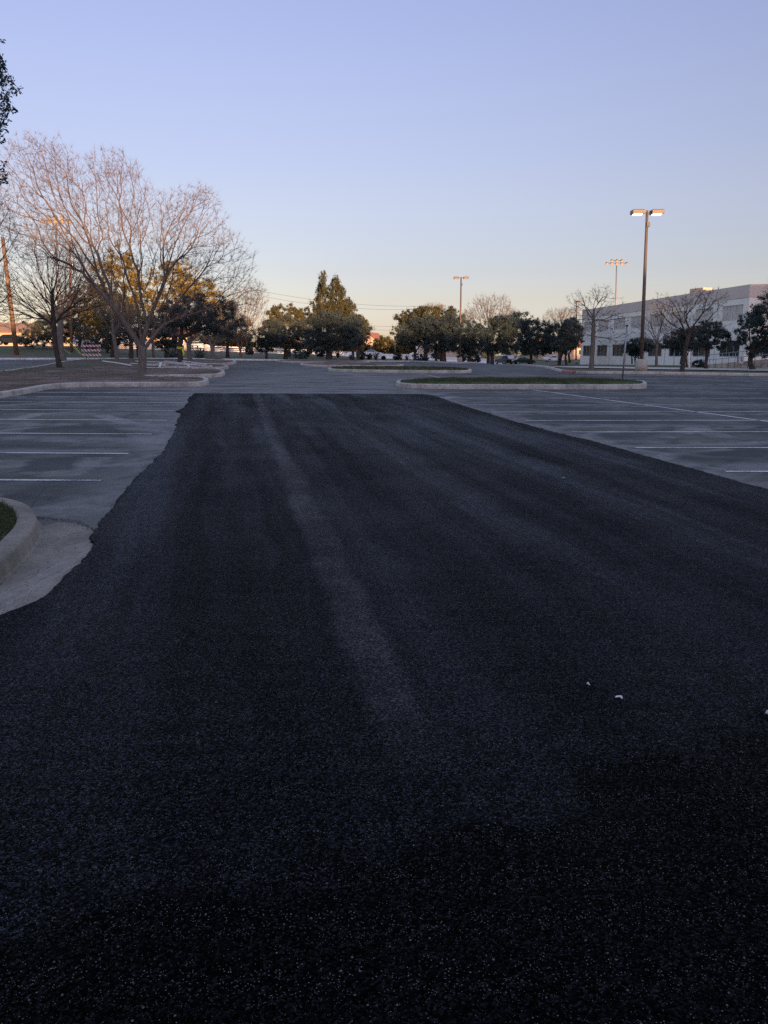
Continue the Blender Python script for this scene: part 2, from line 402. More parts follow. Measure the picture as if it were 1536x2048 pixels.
M['gold'] = mat_leaf('golden_leaves', (.12, .09, .018), (.38, .28, .06), trans=.25)
M['cypress'] = mat_leaf('cypress_leaves', (.035, .042, .022), (.12, .11, .055), .9, .08)
M['cactus'] = simple('agave_skin', (.10, .13, .12), .55, var=.3)
M['bark'] = mat_bark('elm_bark', (.085, .060, .052), (.20, .145, .120))
M['barkdark'] = mat_bark('dark_bark', (.035, .028, .025), (.09, .072, .062))
M['barkgrey'] = mat_bark('grey_bark', (.09, .078, .070), (.21, .185, .165))
M['wood'] = mat_bark('pole_wood', (.12, .075, .05), (.30, .19, .12))
M['brownpole'] = simple('bronze_paint', (.13, .09, .072), .5, var=.1)
M['steel'] = simple('galvanised_steel', (.30, .30, .31), .45, .6, .1)
M['white'] = simple('white_paint', (.78, .78, .78), .55, var=.06)
M['offwhite'] = simple('weathered_white', (.62, .60, .60), .7, var=.15, scale=5)
M['wallwhite'] = simple('white_render', (.90, .87, .79), .85, var=.05, scale=.5, bumps=.1)
M['beige'] = simple('taupe_render', (.66, .57, .51), .85, var=.05, scale=.5, bumps=.1)
M['grey'] = simple('grey_louvre', (.58, .54, .49), .7, var=.15, scale=1.2)
M['rubber'] = simple('rubber', (.02, .02, .02), .8)
M['chrome'] = simple('rim_metal', (.5, .5, .52), .3, .8)
M['red'] = simple('red_paint', (.26, .065, .065), .6, var=.3, scale=6)
M['orange'] = simple('orange_sheeting', (.60, .07, .03), .5)
M['yellow'] = simple('yellow_plastic', (.62, .60, .06), .5)
M['blue'] = simple('blue_paint', (.05, .10, .42), .5)
M['black'] = simple('black_plastic', (.02, .02, .022), .5)
M['tan'] = simple('tan_wall', (.55, .40, .26), .85, var=.1, scale=.4)
M['roof'] = simple('terracotta_roof', (.34, .13, .08), .85, var=.2, scale=2)
M['roof_brown'] = simple('brown_shingle', (.30, .19, .13), .9, var=.2, scale=2); M['pink'] = simple('sandstone_wall', (.62, .46, .34), .85, var=.1, scale=.5)
def mat_glass():
    m, n, b = newmat('window_glass')
    n.put(b.inputs['Base Color'], n.ramp(n.noise(n.pos(), .6, 3), [(.40, (.008, .018, .021)), (.6, (.020, .040, .043))]))
    b.inputs['Roughness'].default_value = .12; b.inputs['Specular IOR Level'].default_value = .3
    return m
M['glass'] = mat_glass()

# ------------------------------------------------------------------ polygons on the terrain
def chaikin(P, n=2, closed=True):
    for _ in range(n):
        Q = []
        m = len(P)
        rng = range(m) if closed else range(m - 1)
        if not closed: Q.append(P[0])
        for i in rng:
            a, b = P[i], P[(i + 1) % m]
            Q += [a * .75 + b * .25, a * .25 + b * .75]
        if not closed: Q.append(P[-1])
        P = Q
    return P
def resample(P, step, closed=True):
    out = []; m = len(P)
    for i in range(m if closed else m - 1):
        a, b = P[i], P[(i + 1) % m]; L = (b - a).length; k = max(1, int(L / step))
        out += [a + (b - a) * (j / k) for j in range(k)]
    if not closed: out.append(P[-1])
    return out
def ccw(P):
    A = sum(P[i].x * P[(i + 1) % len(P)].y - P[(i + 1) % len(P)].x * P[i].y for i in range(len(P)))
    return P if A > 0 else P[::-1]
def inset(P, d, closed=True):
    out = []; m = len(P)
    for i in range(m):
        a = P[(i - 1) % m] if closed else P[max(i - 1, 0)]; b = P[(i + 1) % m] if closed else P[min(i + 1, m - 1)]
        t = (b - a); t.z = 0
        if t.length < 1e-6: out.append(P[i].copy()); continue
        t.normalize(); out.append(P[i] + Vector((-t.y, t.x, 0)) * d)
    return out
def inside(P, x, y):
    c = False; m = len(P); j = m - 1
    for i in range(m):
        if (P[i].y > y) != (P[j].y > y) and x < (P[j].x - P[i].x) * (y - P[i].y) / (P[j].y - P[i].y) + P[i].x: c = not c
        j = i
    return c
def drape(name, P, mat, dz, step=2.0, zf=None, parent=None, skirt=None):
    P = ccw([Vector((p.x, p.y, 0)) for p in P])
    xs = [p.x for p in P]; ys = [p.y for p in P]
    pts = [Vector((p.x, p.y)) for p in P]; n0 = len(pts)
    y = min(ys) + step / 2
    while y < max(ys):
        s = step * max(1, min(4, y / 45)); x = min(xs) + s / 2
        while x < max(xs):
            if inside(P, x, y): pts.append(Vector((x + random.uniform(-.1, .1) * s, y + random.uniform(-.1, .1) * s)))
            x += s
        y += s
    r = delaunay_2d_cdt(pts, [], [list(range(n0))], 1, 1e-4)
    vs = []
    for v in r[0]:
        z = T(v.x, v.y) + dz + (zf(v.x, v.y) if zf else 0)
        vs.append((v.x, v.y, z))
    mb = MB(); mb.add(vs, [tuple(f) for f in r[2]], True)
    if skirt:
        out = inset(P, -skirt[0]); nn = len(P)
        a = [(p.x, p.y, T(p.x, p.y) + dz + (zf(p.x, p.y) if zf else 0)) for p in P]
        b = [(p.x, p.y, T(p.x, p.y) + skirt[1]) for p in out]
        mb.add(a + b, [(i, nn + i, nn + (i + 1) % nn, (i + 1) % nn) for i in range(nn)], False)
    o = mb.build(name, mat, parent); tag(o, kind='structure')
    return o
def kerb(name, P, mat, h=.15, w=.15, closed=True, kind='structure'):
    """P: outer foot line, interior on the left"""
    prof = [(0, -.06), (0, .0), (.018, h * .8), (.03, h * .94), (.055, h), (w, h), (w, h - .08)]
    rings = []
    for o_, hz in prof:
        Q = inset(P, o_, closed); rings.append([(q.x, q.y, T(q.x, q.y) + hz) for q in Q])
    m = len(P); vs = [v for r_ in rings for v in r_]; fs = []
    for k in range(len(prof) - 1):
        for i in range(m if closed else m - 1):
            j = (i + 1) % m
            fs.append((k * m + i, k * m + j, (k + 1) * m + j, (k + 1) * m + i))
    mb = MB(); mb.add(vs, fs, True)
    if not closed:
        mb.add([rings[k][0] for k in range(len(prof))] + [rings[k][-1] for k in range(len(prof))],
               [tuple(range(len(prof)))[::-1], tuple(range(len(prof), 2 * len(prof)))])
    o = mb.build(name, mat); tag(o, kind=kind); return o
def G(lst): return [gp(*p) for p in lst]

# ground sheet out to the horizon
def build_ground():
    def axis(lo, hi, a, b, s):
        v = list(np.arange(a, b + .01, s)); k = s
        while v[-1] < hi: k *= 1.25; v.append(min(hi, v[-1] + k))
        k = s
        while v[0] > lo: k *= 1.25; v.insert(0, max(lo, v[0] - k))
        return v
    X = axis(-2500, 2500, -90, 90, 3.0); Y = axis(-2500, 3500, -6, 215, 2.5)
    nx, ny = len(X), len(Y)
    V = np.array([(x, y, T(x, y) - .08) for y in Y for x in X])
    Fc = np.array([(j * nx + i, j * nx + i + 1, (j + 1) * nx + i + 1, (j + 1) * nx + i) for j in range(ny - 1) for i in range(nx - 1)])
    o = npmesh('ground', V, Fc, M['ground'], smooth=True); tag(o, kind='structure')
build_ground()

# old parking lot
BACK = [(-420, 719.5), (60, 719.3), (200, 719.3), (330, 719.2), (450, 720.6), (560, 721.6), (700, 722.6), (820, 723.5), (920, 727), (1000, 730.5), (1060, 732), (1085, 735), (1118, 744), (1142, 747), (1300, 748.5), (1536, 752.5), (1950, 760)]
back = G(BACK)
lot = back + [Vector((70, 12, 0)), Vector((70, -14, 0)), Vector((-60, -14, 0)), Vector((-90, 20, 0))]
drape('parking_lot', resample(lot, 3), M['old'], 0.0, 3.0)

# new paving
LEFT = [(0,1240),(22,1231),(46,1221),(66,1212),(85,1201),(102,1188),(117,1174),(131,1160),(143,1146),(159,1133),(173,1117),(181,1106),(189,1093),(185,1083),(190,1068),(199,1058),(197,1052),(208,1040),(228,1021),(247,990),(270,960),(286,946),(306,928),(326,908),(339,886),(352,863),(356,850),(358,838),(366,829),(353,824),(362,820),(368,817),(379,807),(377,799),(389,788)]
TOP = [(500,788.4),(620,789.2),(740,789.6),(850,790)]
RIGHT = [(870,793),(905,806),(950,821),(1000,836),(1050,851),(1100,865),(1150,877),(1200,889),(1290,915),(1400,946),(1470,965),(1536,984),(1680,1024),(1900,1083)]
fp = G([(-500, 1330), (-150, 1268)] + LEFT + TOP + RIGHT)
fp = fp + [Vector((12, -8, 0)), Vector((-10, -8, 0))]
fp = ccw([Vector((p.x, p.y, 0)) for p in fp])
Q = []
for p in resample(fp, .05):
    s = min(1.0, .35 + p.y / 30)
    dn = mnoise.noise(Vector((p.x * 2.2, p.y * 2.2, 0))) * .05 + mnoise.noise(Vector((p.x * 9, p.y * 9, 3))) * .05 + mnoise.noise(Vector((p.x * 30, p.y * 30, 7))) * .03
    ang = Vector((1, .3, 0)); ang.normalize()
    Q.append(p + ang * dn * s)
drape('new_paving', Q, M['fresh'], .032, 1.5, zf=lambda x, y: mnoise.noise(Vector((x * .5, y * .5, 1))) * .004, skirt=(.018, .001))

# ---- stripes
SG = 'white stall stripes on the worn asphalt'
def stripe(a, b, w=.10, mat=None, ends=True):
    a = Vector((a.x, a.y, 0)); b = Vector((b.x, b.y, 0)); d = (b - a); L = d.length; d.normalize(); nn = Vector((-d.y, d.x, 0)) * w / 2
    k = max(2, int(L / 1.5)); vs = []
    for i in range(k + 1):
        p = a + d * (L * i / k)
        for q in (p - nn, p + nn): vs.append((q.x, q.y, T(q.x, q.y) + .006))
    mb = MB(); mb.add(vs, [(2 * i, 2 * i + 2, 2 * i + 3, 2 * i + 1) for i in range(k)])
    o = mb.build('parking_line', mat or M['paint']); tag(o, kind='structure', group=SG); return o
for (x, y, xe) in ((203, 961.5, -400), (257, 907.5, -300), (303, 868.5, -250), (334, 841, -220), (349, 821.5, -200), (374, 806, -60), (380, 795, 10), (384, 786.8, 50), (400, 779.5, 110)):
    a = gp(x, y); b = gp(xe, y - (x - xe) * .006)
    stripe(a, b)
stripe(gp(255, 815.5), gp(352, 810), .06, M['paint_far'])
for (x, y) in ((1451, 943.5), (1271, 896), (1144, 864.5), (1051, 841.5), (983, 824.5), (923, 810), (880, 799), (850, 790.5), (826, 783)):
    a = gp(x, y); d = gp(x + 80, y - .1) - a; d.normalize()
    stripe(a, a + d * 11.2, .10 if y > 805 else .08, M['paint'] if y > 820 else M['paint_far'])
stripe(gp(1062, 779.5), gp(1600, 852), .10)
stripe(gp(807, 743), gp(900, 758.5), .12, M['paint_far'])
for a, b in (((1115, 750), (1230, 752)), ((1290, 756), (1425, 758.5)), ((1310, 766), (1560, 769)), ((1330, 775.5), (1600, 778)), ((980, 760), (1040, 760.4)), ((470, 737.5), (560, 738)), ((600, 741.5), (650, 741.8)), ((1480, 762), (1530, 766)), ((1400, 750.5), (1480, 752.5))):
    stripe(gp(*a), gp(*b), .12, M['paint_far'])

# ---- beds and islands
mound = lambda x, y: mnoise.noise(Vector((x * .35, y * .35, 4))) * .05 + mnoise.noise(Vector((x * 1.7, y * 1.7, 9))) * .02
bedA = G([(-330, 846), (-120, 813), (0, 797), (60, 787), (95, 779), (140, 774.5), (240, 773.5), (330, 773.6), (400, 773.3), (419, 770), (418, 764), (402, 760.3), (340, 759.4), (300, 758.6), (298, 757.4), (340, 756.6), (435, 755.8), (452, 751), (449, 745), (430, 742.6), (370, 741.6), (366, 740.6), (440, 740.2), (459, 738), (455, 734.6), (430, 733.2), (380, 732.8), (378, 732), (455, 730.8), (476, 727.5), (468, 724), (440, 722.6), (370, 721.4), (230, 720.8), (165, 721.8), (120, 727), (88, 735), (40, 742.5), (-20, 751), (-330, 772)])
bedA = ccw([Vector((p.x, p.y, 0)) for p in bedA])
bedA = resample(chaikin(bedA, 2), .8)
kerb('bed_kerb', bedA, M['kerb'], .19, .24)
drape('planting_bed', inset(bedA, .22), M['mulch'], .165, 1.3, mound)
def island(name, pts, top, hk=.16, w=.16, ks=.8, bulge=.10, mat='kerb'):
    P = ccw([Vector((p.x, p.y, 0)) for p in G(pts)]); P = resample(chaikin(P, 2), ks)
    kerb(name + '_kerb', P, M[mat], hk, w)
    In = inset(P, w - .02)
    def zf(x, y):
        d = min((p.x - x) ** 2 + (p.y - y) ** 2 for p in In) ** .5
        return min(1, d / 1.2) * bulge + mound(x, y) * .5
    drape(name, In, M[top], hk - .02, .9, zf)
    return P
def mat_lawn():
    m, n, b = newmat('lawn_soil')
    p = n.pos()
    n.put(b.inputs['Base Color'], n.ramp(n.noise(p, 6, 5, .7), [(.35, (.030, .045, .014)), (.65, (.065, .095, .028))])); b.inputs['Roughness'].default_value = .95
    n.put(b.inputs['Normal'], n.bump(n.noise(p, 30, 4, .8), .8, .03))
    return m
M['lawn'] = mat_lawn()
I1 = island('grass_island', [(788, 771), (800, 777), (900, 778.6), (1100, 778.6), (1282, 779), (1297, 775), (1285, 767.5), (1100, 765), (900, 764.5), (805, 766)], 'lawn', .19, .17, bulge=.06)
I2 = island('far_grass_island', [(652, 740.5), (662, 744), (800, 746), (936, 747), (947, 744), (930, 740.6), (800, 738.6), (675, 738)], 'lawn', .17, .2, bulge=.07)
I3 = island('oak_mulch_island', [(596, 730.5), (612, 733.3), (700, 734.6), (800, 735), (812, 732.6), (780, 730.2), (690, 728), (615, 728)], 'mulch', .15, .22, bulge=.10)
I4 = island('tree_mulch_island', [(545, 723.8), (600, 726.5), (700, 727.8), (742, 726.5), (735, 724), (640, 722.9), (560, 722.4)], 'mulch', .16, .2)

# grass blades on the two green islands (one mass, uncountable)
def grass_mass(name, P, npts, h, w, lo=None, ht=.16, bulge=.10, lim=None, box=None):
    In = inset(P, .17); xs = [p.x for p in In]; ys = [p.y for p in In]
    rng = np.random.default_rng(5); V = []; k = 0
    if box: xs = box[:2]; ys = box[2:]
    poly = In[::2]
    while k < npts:
        x = rng.uniform(min(xs), max(xs)); y = rng.uniform(min(ys), max(ys))
        if not inside(poly, x, y): continue
        if lim and not lim(x, y): k += 1; continue
        d = min((p.x - x) ** 2 + (p.y - y) ** 2 for p in poly) ** .5
        z = T(x, y) + ht - .02 + min(1, d / 1.2) * bulge - .01
        a = rng.uniform(0, 6.28); l = h * rng.uniform(.5, 1.3); b_ = rng.uniform(0, 6.28); t = l * rng.uniform(.1, .7)
        dx, dy = math.cos(a) * w / 2, math.sin(a) * w / 2
        V.append(((x - dx, y - dy, z), (x + dx, y + dy, z), (x + math.cos(b_) * t, y + math.sin(b_) * t, z + l))); k += 1
    V = np.array(V).reshape(-1, 3); o = npmesh(name, V, np.arange(len(V)).reshape(-1, 3), M['grass'])
    tag(o, kind='stuff'); return o
M['grass'] = mat_leaf('grass_blades', (.034, .044, .016), (.085, .100, .042), 1.2, .25)
o = grass_mass('grass', I1, 15000, .07, .022); o['label'] = 'green clipped grass on the long kerbed island beside the stalls'; o['category'] = 'grass'
o = grass_mass('grass', I2, 5000, .07, .05, ht=.17, bulge=.07); o['label'] = 'green grass on the farther kerbed island'; o['category'] = 'grass'

# near island at the frame's left with rolled kerb, and the gutter apron
nk = [(-700, 1460), (-400, 1322), (-150, 1222), (0, 1166), (35, 1136), (62, 1104), (78, 1082), (80, 1066), (74, 1050), (60, 1036), (36, 1027), (0, 1019), (-200, 1004), (-700, 985)]
NK = ccw([Vector((p.x, p.y, 0)) for p in G(nk)]); NK = resample(chaikin(NK, 2), .15)
def rolled_kerb(name, P, mat):
    prof = [(-.05, .004), (-.015, .010), (-.004, .018), (0, .03), (.012, .130), (.016, .142), (.026, .153), (.040, .158), (.06, .160), (.12, .163), (.175, .166), (.185, .160), (.19, .08)]
    rings = []
    for o_, hz in prof:
        Qq = inset(P, o_); rings.append([(q.x, q.y, T(q.x, q.y) + hz) for q in Qq])
    m = len(P); fs = []
    for k in range(len(prof) - 1):
        for i in range(m):
            j = (i + 1) % m; fs.append((k * m + i, k * m + j, (k + 1) * m + j, (k + 1) * m + i))
    mb = MB(); mb.add([v for r_ in rings for v in r_], fs, True); o = mb.build(name, mat); tag(o, kind='structure')
rolled_kerb('near_island_kerb', NK, M['kerb_near'])
zn = lambda x, y: mound(x, y) * .4
drape('near_island_soil', inset(NK, .17), M['lawn'], .14, .5, zn)
o = grass_mass('grass', inset(NK, .02), 12000, .085, .009, ht=.165, bulge=.02, box=(-5.6, -2.6, 4.6, 8.6))
o['label'] = 'green grass inside the near rounded kerb at the edge of the new paving'; o['category'] = 'grass'
apron = G([(-700, 1470), (-400, 1332), (-150, 1232), (0, 1174), (62, 1112), (84, 1084), (80, 1056), (98, 1051), (118, 1046), (150, 1049), (175, 1057), (191, 1068), (196, 1085), (193, 1100), (175, 1124), (140, 1160), (100, 1200), (50, 1230), (0, 1252), (-150, 1290), (-400, 1360), (-700, 1500)])
drape('gutter_apron', resample(apron, .2), M['pad'], .010, .6, skirt=(.02, -.01))

# back kerb along the lot
bk = [gp(*p) for p in BACK]
bk = resample([Vector((p.x, p.y, 0)) for p in bk], 2.0, False)
kerb('lot_kerb', [p for p in bk if p.x < colx(430, p.y)], M['kerb_white'], .16, .35, False)
kerb('grass_kerb', [p for p in bk if colx(430, p.y) <= p.x < colx(640, p.y)], M['kerb_white'], .16, .45, False)
kerb('entrance_kerb', [p for p in bk if colx(640, p.y) <= p.x], M['kerb'], .15, .2, False)
# red painted kerb block
rk = [p for p in resample([Vector((q.x, q.y, 0)) for q in G([(1122, 745.6), (1143, 748.2)])], .4, False)]
kerb('red_kerb', [p + Vector((.0, -.06, 0)) for p in rk], M['red'], .17, .25, False)
# sidewalk in front of the building
sw = G([(1085, 733), (1160, 735), (1300, 737.5), (1420, 739), (1540, 741), (1950, 748), (1950, 742), (1540, 736.5), (1300, 734), (1150, 732)])
drape('sidewalk', resample(sw, 1), M['kerb'], -.02, 1.5)

# ================================================================== TREES
def sample_env(ells, n, rng, shell=.35):
    """ells: list of (cx,cy,cz,rx,ry,rz) in metres relative to the base; points inside their union"""
    w = np.array([e[3] * e[4] * e[5] for e in ells]) ** .8; w /= w.sum()
    out = []
    for e, k in zip(ells, (w * n).astype(int) + 1):
        d = rng.normal(size=(k, 3)); d /= np.linalg.norm(d, axis=1)[:, None]
        r = rng.uniform(0, 1, k) ** (1 / 3); r = shell + (1 - shell) * r
        out.append(np.array(e[:3]) + d * r[:, None] * np.array(e[3:]))
    return np.concatenate(out)
def skeleton(trunk, pts, alpha=.75, beta=.5, rtip=.005, expo=2.3, rbase=None, smooth=2, jitter=0, rng=None, start=None, limbs=()):
    """greedy tree: every point joins the node that keeps its way to the root short"""
    P = [np.array(t, float) for t in trunk]; par = [-1] + list(range(len(P) - 1))
    for lim in limbs:
        lim = [np.array(q, float) for q in lim]; A = np.array(P)
        prev = int(np.argmin(np.linalg.norm(A - lim[0], axis=1)))
        for a_, b_ in zip(lim[:-1], lim[1:]):
            k_ = max(1, int(np.linalg.norm(b_ - a_) / .45))
            for j_ in range(1, k_ + 1):
                P.append(a_ + (b_ - a_) * j_ / k_ + np.random.default_rng(len(P)).normal(size=3) * .03); par.append(prev); prev = len(P) - 1
    n0 = len(P); tot = n0 + len(pts); nt_ = len(trunk)
    X = np.zeros((tot, 3)); X[:n0] = P; L = np.zeros(tot); D = np.zeros((tot, 3)); D[:, 2] = 1
    for i in range(1, n0):
        v = X[i] - X[par[i]]; l = np.linalg.norm(v); L[i] = L[par[i]] + l; D[i] = v / max(l, 1e-6)
    s0 = start if start is not None else max(1, nt_ - 2)
    fork = X[nt_ - 1]
    order = np.argsort(np.linalg.norm(pts - fork, axis=1)); pts = pts[order]
    par = np.array(par + [0] * len(pts)); k = n0
    for p in pts:
        v = p - X[s0:k]; d = np.linalg.norm(v, axis=1) + 1e-6
        c = (v * D[s0:k]).sum(1) / d
        cost = d * (1 + beta * (1 - c)) + alpha * L[s0:k]
        j = int(np.argmin(cost)) + s0
        par[k] = j; X[k] = p; L[k] = L[j] + d[j - s0]
        D[k] = (p - X[j]) / d[j - s0] * .7 + D[j] * .3; k += 1
    # pipe model radii
    acc = np.zeros(tot); kids = np.zeros(tot, int)
    rad = np.zeros(tot); main = -np.ones(tot, int); best = np.zeros(tot)
    order2 = np.argsort(-L)
    a = np.zeros(tot)
    for i in order2:
        i = int(i)
        if a[i] == 0: a[i] = rtip ** expo
        rad[i] = a[i] ** (1 / expo); pi = par[i]
        if pi >= 0:
            a[pi] += a[i]
            if a[i] > best[pi]: best[pi] = a[i]; main[pi] = i
    if rbase:
        # blend to the wanted trunk radius, thick parts only
        rm = rad.max(); f = rbase / rm
        t = np.clip(np.log(rad / rtip + 1e-9) / math.log(max(rm / rtip, 1.01)), 0, 1)
        rad = rad * f ** t
    for _ in range(smooth):
        Y = X.copy()
        for i in range(nt_, tot):
            m = main[i]
            if m >= 0: Y[i] = X[i] * .5 + X[par[i]] * .25 + X[m] * .25
        X = Y
    return X, par, rad, main, n0, L
def tubes(X, par, rad, main, n0, rng, flare=1.35, minr=0.0):
    V = []; Fc = []; nv = 0
    tot = len(X); head = np.ones(tot, bool)
    for i in range(tot):
        if main[i] >= 0: head[main[i]] = False
    for i in range(tot):
        if not head[i]: continue
        ch = [i] if par[i] < 0 else [par[i], i]
        rr = [rad[i]] if par[i] < 0 else [rad[i], rad[i]]
        j = i
        while main[j] >= 0: j = main[j]; ch.append(j); rr.append(rad[j])
        if len(ch) < 2: continue
        C = X[ch]; rr = np.array(rr)
        if par[i] < 0 and flare: rr[0] *= flare
        rr[-1] *= .5
        n = 8 if rr.max() > .09 else (5 if rr.max() > .03 else 3)
        t = np.gradient(C, axis=0); t /= np.linalg.norm(t, axis=1)[:, None] + 1e-9
        ref = np.where(np.abs(t[:, 2:3]) < .9, np.array([[0.1, .2, 1.0]]), np.array([[1.0, 0, 0]]))
        if len(ch) < 40: ref = np.repeat(ref[:1], len(ch), 0) if abs((t @ ref[0]).max()) < .97 * np.linalg.norm(ref[0]) else ref
        a = np.cross(t, ref); a /= np.linalg.norm(a, axis=1)[:, None] + 1e-9; b = np.cross(t, a)
        th = np.arange(n) * 2 * PI / n
        ring = C[:, None, :] + (a[:, None, :] * np.cos(th)[None, :, None] + b[:, None, :] * np.sin(th)[None, :, None]) * rr[:, None, None]
        V.append(ring.reshape(-1, 3)); m = len(ch)
        I = np.arange(m - 1)[:, None] * n; K = np.arange(n)[None, :]
        q = np.stack([I + K, I + n + K, I + n + (K + 1) % n, I + (K + 1) % n], -1).reshape(-1, 4) + nv
        Fc.append(q); nv += m * n
    return np.concatenate(V), np.concatenate(Fc)
def px_ells(base, Y, lst, depth=.8):
    """[(px,py,rx,ry)] -> ellipsoids in metres relative to base"""
    out = []; k = Y / F
    for e in lst:
        px, py, rx, ry = e[:4]; dy = e[4] if len(e) > 4 else 0
        p = at(px, py, Y + dy)
        kk = (Y + dy) / F
        out.append((p.x - base.x, dy, p.z - base.z, rx * kk, max(rx, ry) * kk * depth, ry * kk))
    return out
def trunk_pts(base, Y, pxs):
    out = []
    for (px, py) in pxs:
        p = at(px, py, Y); out.append((p.x - base.x, 0 + random.uniform(-.02, .02), p.z - base.z))
    out[0] = (out[0][0], 0, -.1)
    return out
def leaf_mesh(C, N_, per, size, rng, spread, asp=.55, up=.3):
    """C (n,3) clump centres, N_ clump radii (n,3); per leaves each"""
    n = len(C); tot = n * per
    d = rng.normal(size=(tot, 3)); d /= np.linalg.norm(d, axis=1)[:, None]
    r = np.abs(rng.normal(0, .58, tot))[:, None]
    P = np.repeat(C, per, 0) + d * r * np.repeat(N_, per, 0) * spread
    a = rng.normal(size=(tot, 3)); a[:, 2] += up; a /= np.linalg.norm(a, axis=1)[:, None]
    b = rng.normal(size=(tot, 3)); b = np.cross(a, b); b /= np.linalg.norm(b, axis=1)[:, None]
    s = (size * rng.uniform(.6, 1.4, tot))[:, None]
    q = np.stack([P - a * s * .5, P + b * s * asp * .5, P + a * s * .5, P - b * s * asp * .5], 1)
    return q.reshape(-1, 3), np.arange(tot * 4).reshape(-1, 4)
def px_of(V):
    """image column/row (full photo pixels) of world points"""
    d = V - np.array([0, 0, EYE]); z = d @ FW
    z = np.where(z > .05, z, np.nan)
    return 768 + F * (d @ RT) / z, 1024 - F * (d @ UP) / z

def bare_tree(name, base, Y, trunk, crown, n, label, bark, rbase, group=None, seed=1, rtip=.005, alpha=.7, beta=.5, depth=.8, shell=.2, expo=2.3, twigs=0, keep=None, cat='tree', tmat=None, start=None, twl=.35, scaffold=()):
    rng = np.random.default_rng(seed); random.seed(seed)
    root = empty(name, base, 0, label, cat, group)
    tr = trunk_pts(base, Y, trunk); ell = px_ells(base, Y, crown, depth)
    pts = sample_env(ell, n, rng, shell)
    if keep is not None: pts = pts[keep(pts + np.array(base))]
    lims = []
    for li, ln in enumerate(scaffold):
        dy = random.uniform(-1, 1) * .55; pr = []
        for q, (px, py) in enumerate(ln):
            w_ = at(px, py, Y); k_ = (w_.z - base.z - tr[-1][2]); pr.append((w_.x - base.x, max(0, k_) * dy * .55 if q else 0, w_.z - base.z))
        lims.append(pr)
    S = skeleton(tr, pts, alpha, beta, rtip, expo, rbase, start=start, limbs=lims)
    X, par, rad, main, n0, L = S
    thick = rad > max(.05, rbase * .33)
    V, Fc = tubes(X, par, rad, main, n0, rng)
    # split: faces of thick wood belong to the trunk, the rest to the crown
    fz = V[Fc[:, 0]]
    fork = np.array(tr[-1])
    tk = np.linalg.norm(V[Fc[:, 0]] - V[Fc[:, 2]], axis=1)
    wid = np.linalg.norm(V[Fc[:, 0]] - V[Fc[:, 3]], axis=1)
    low = (wid > rbase * .27) | (fz[:, 2] < fork[2] * .9)
    for nm, msk in (('trunk', low), ('crown', ~low)):
        f = Fc[msk]
        if not len(f): continue
        u, inv = np.unique(f, return_inverse=True)
        VV = V[u]; FF = inv.reshape(f.shape)
        if nm == 'crown' and twigs:
            tips = np.where(main < 0)[0]; tips = np.concatenate([tips, np.where(rad < rtip * 2.2)[0]])
            tp = rng.choice(tips, twigs); A = X[tp]
            dr = A - X[par[tp]]; dr /= np.linalg.norm(dr, axis=1)[:, None] + 1e-9
            dr = dr * .8 + rng.normal(size=dr.shape) * .55; dr[:, 2] += .15; dr /= np.linalg.norm(dr, axis=1)[:, None]
            l = twl * rng.uniform(.4, 1.4, twigs)[:, None]
            sd = np.cross(dr, rng.normal(size=dr.shape)); sd /= np.linalg.norm(sd, axis=1)[:, None]
            sd2 = np.cross(dr, sd); w = rtip * .9
            B = A + dr * l
            a1 = A + sd * w; a2 = A - sd * w * .5 + sd2 * w * .86; a3 = A - sd * w * .5 - sd2 * w * .86
            TV = np.stack([a1, a2, a3, B], 1).reshape(-1, 3); o_ = len(VV)
            i0 = np.arange(twigs) * 4 + o_
            TF = np.concatenate([np.stack([i0, i0 + 1, i0 + 3, i0 + 3], 1), np.stack([i0 + 1, i0 + 2, i0 + 3, i0 + 3], 1), np.stack([i0 + 2, i0, i0 + 3, i0 + 3], 1)])
            me = bpy.data.meshes.new(nm)
            allV = np.concatenate([VV, TV]); quads = FF.tolist(); tris = [t[:3] for t in TF.tolist()]
            me.from_pydata(allV.tolist(), [], quads + tris); me.update(); me.materials.append(M[bark])
            o = link(bpy.data.objects.new(nm, me)); o.parent = root
        else:
            o = npmesh(nm, VV, FF, M[tmat or bark] if nm == 'trunk' else M[bark], root, smooth=nm == 'trunk')
    return root
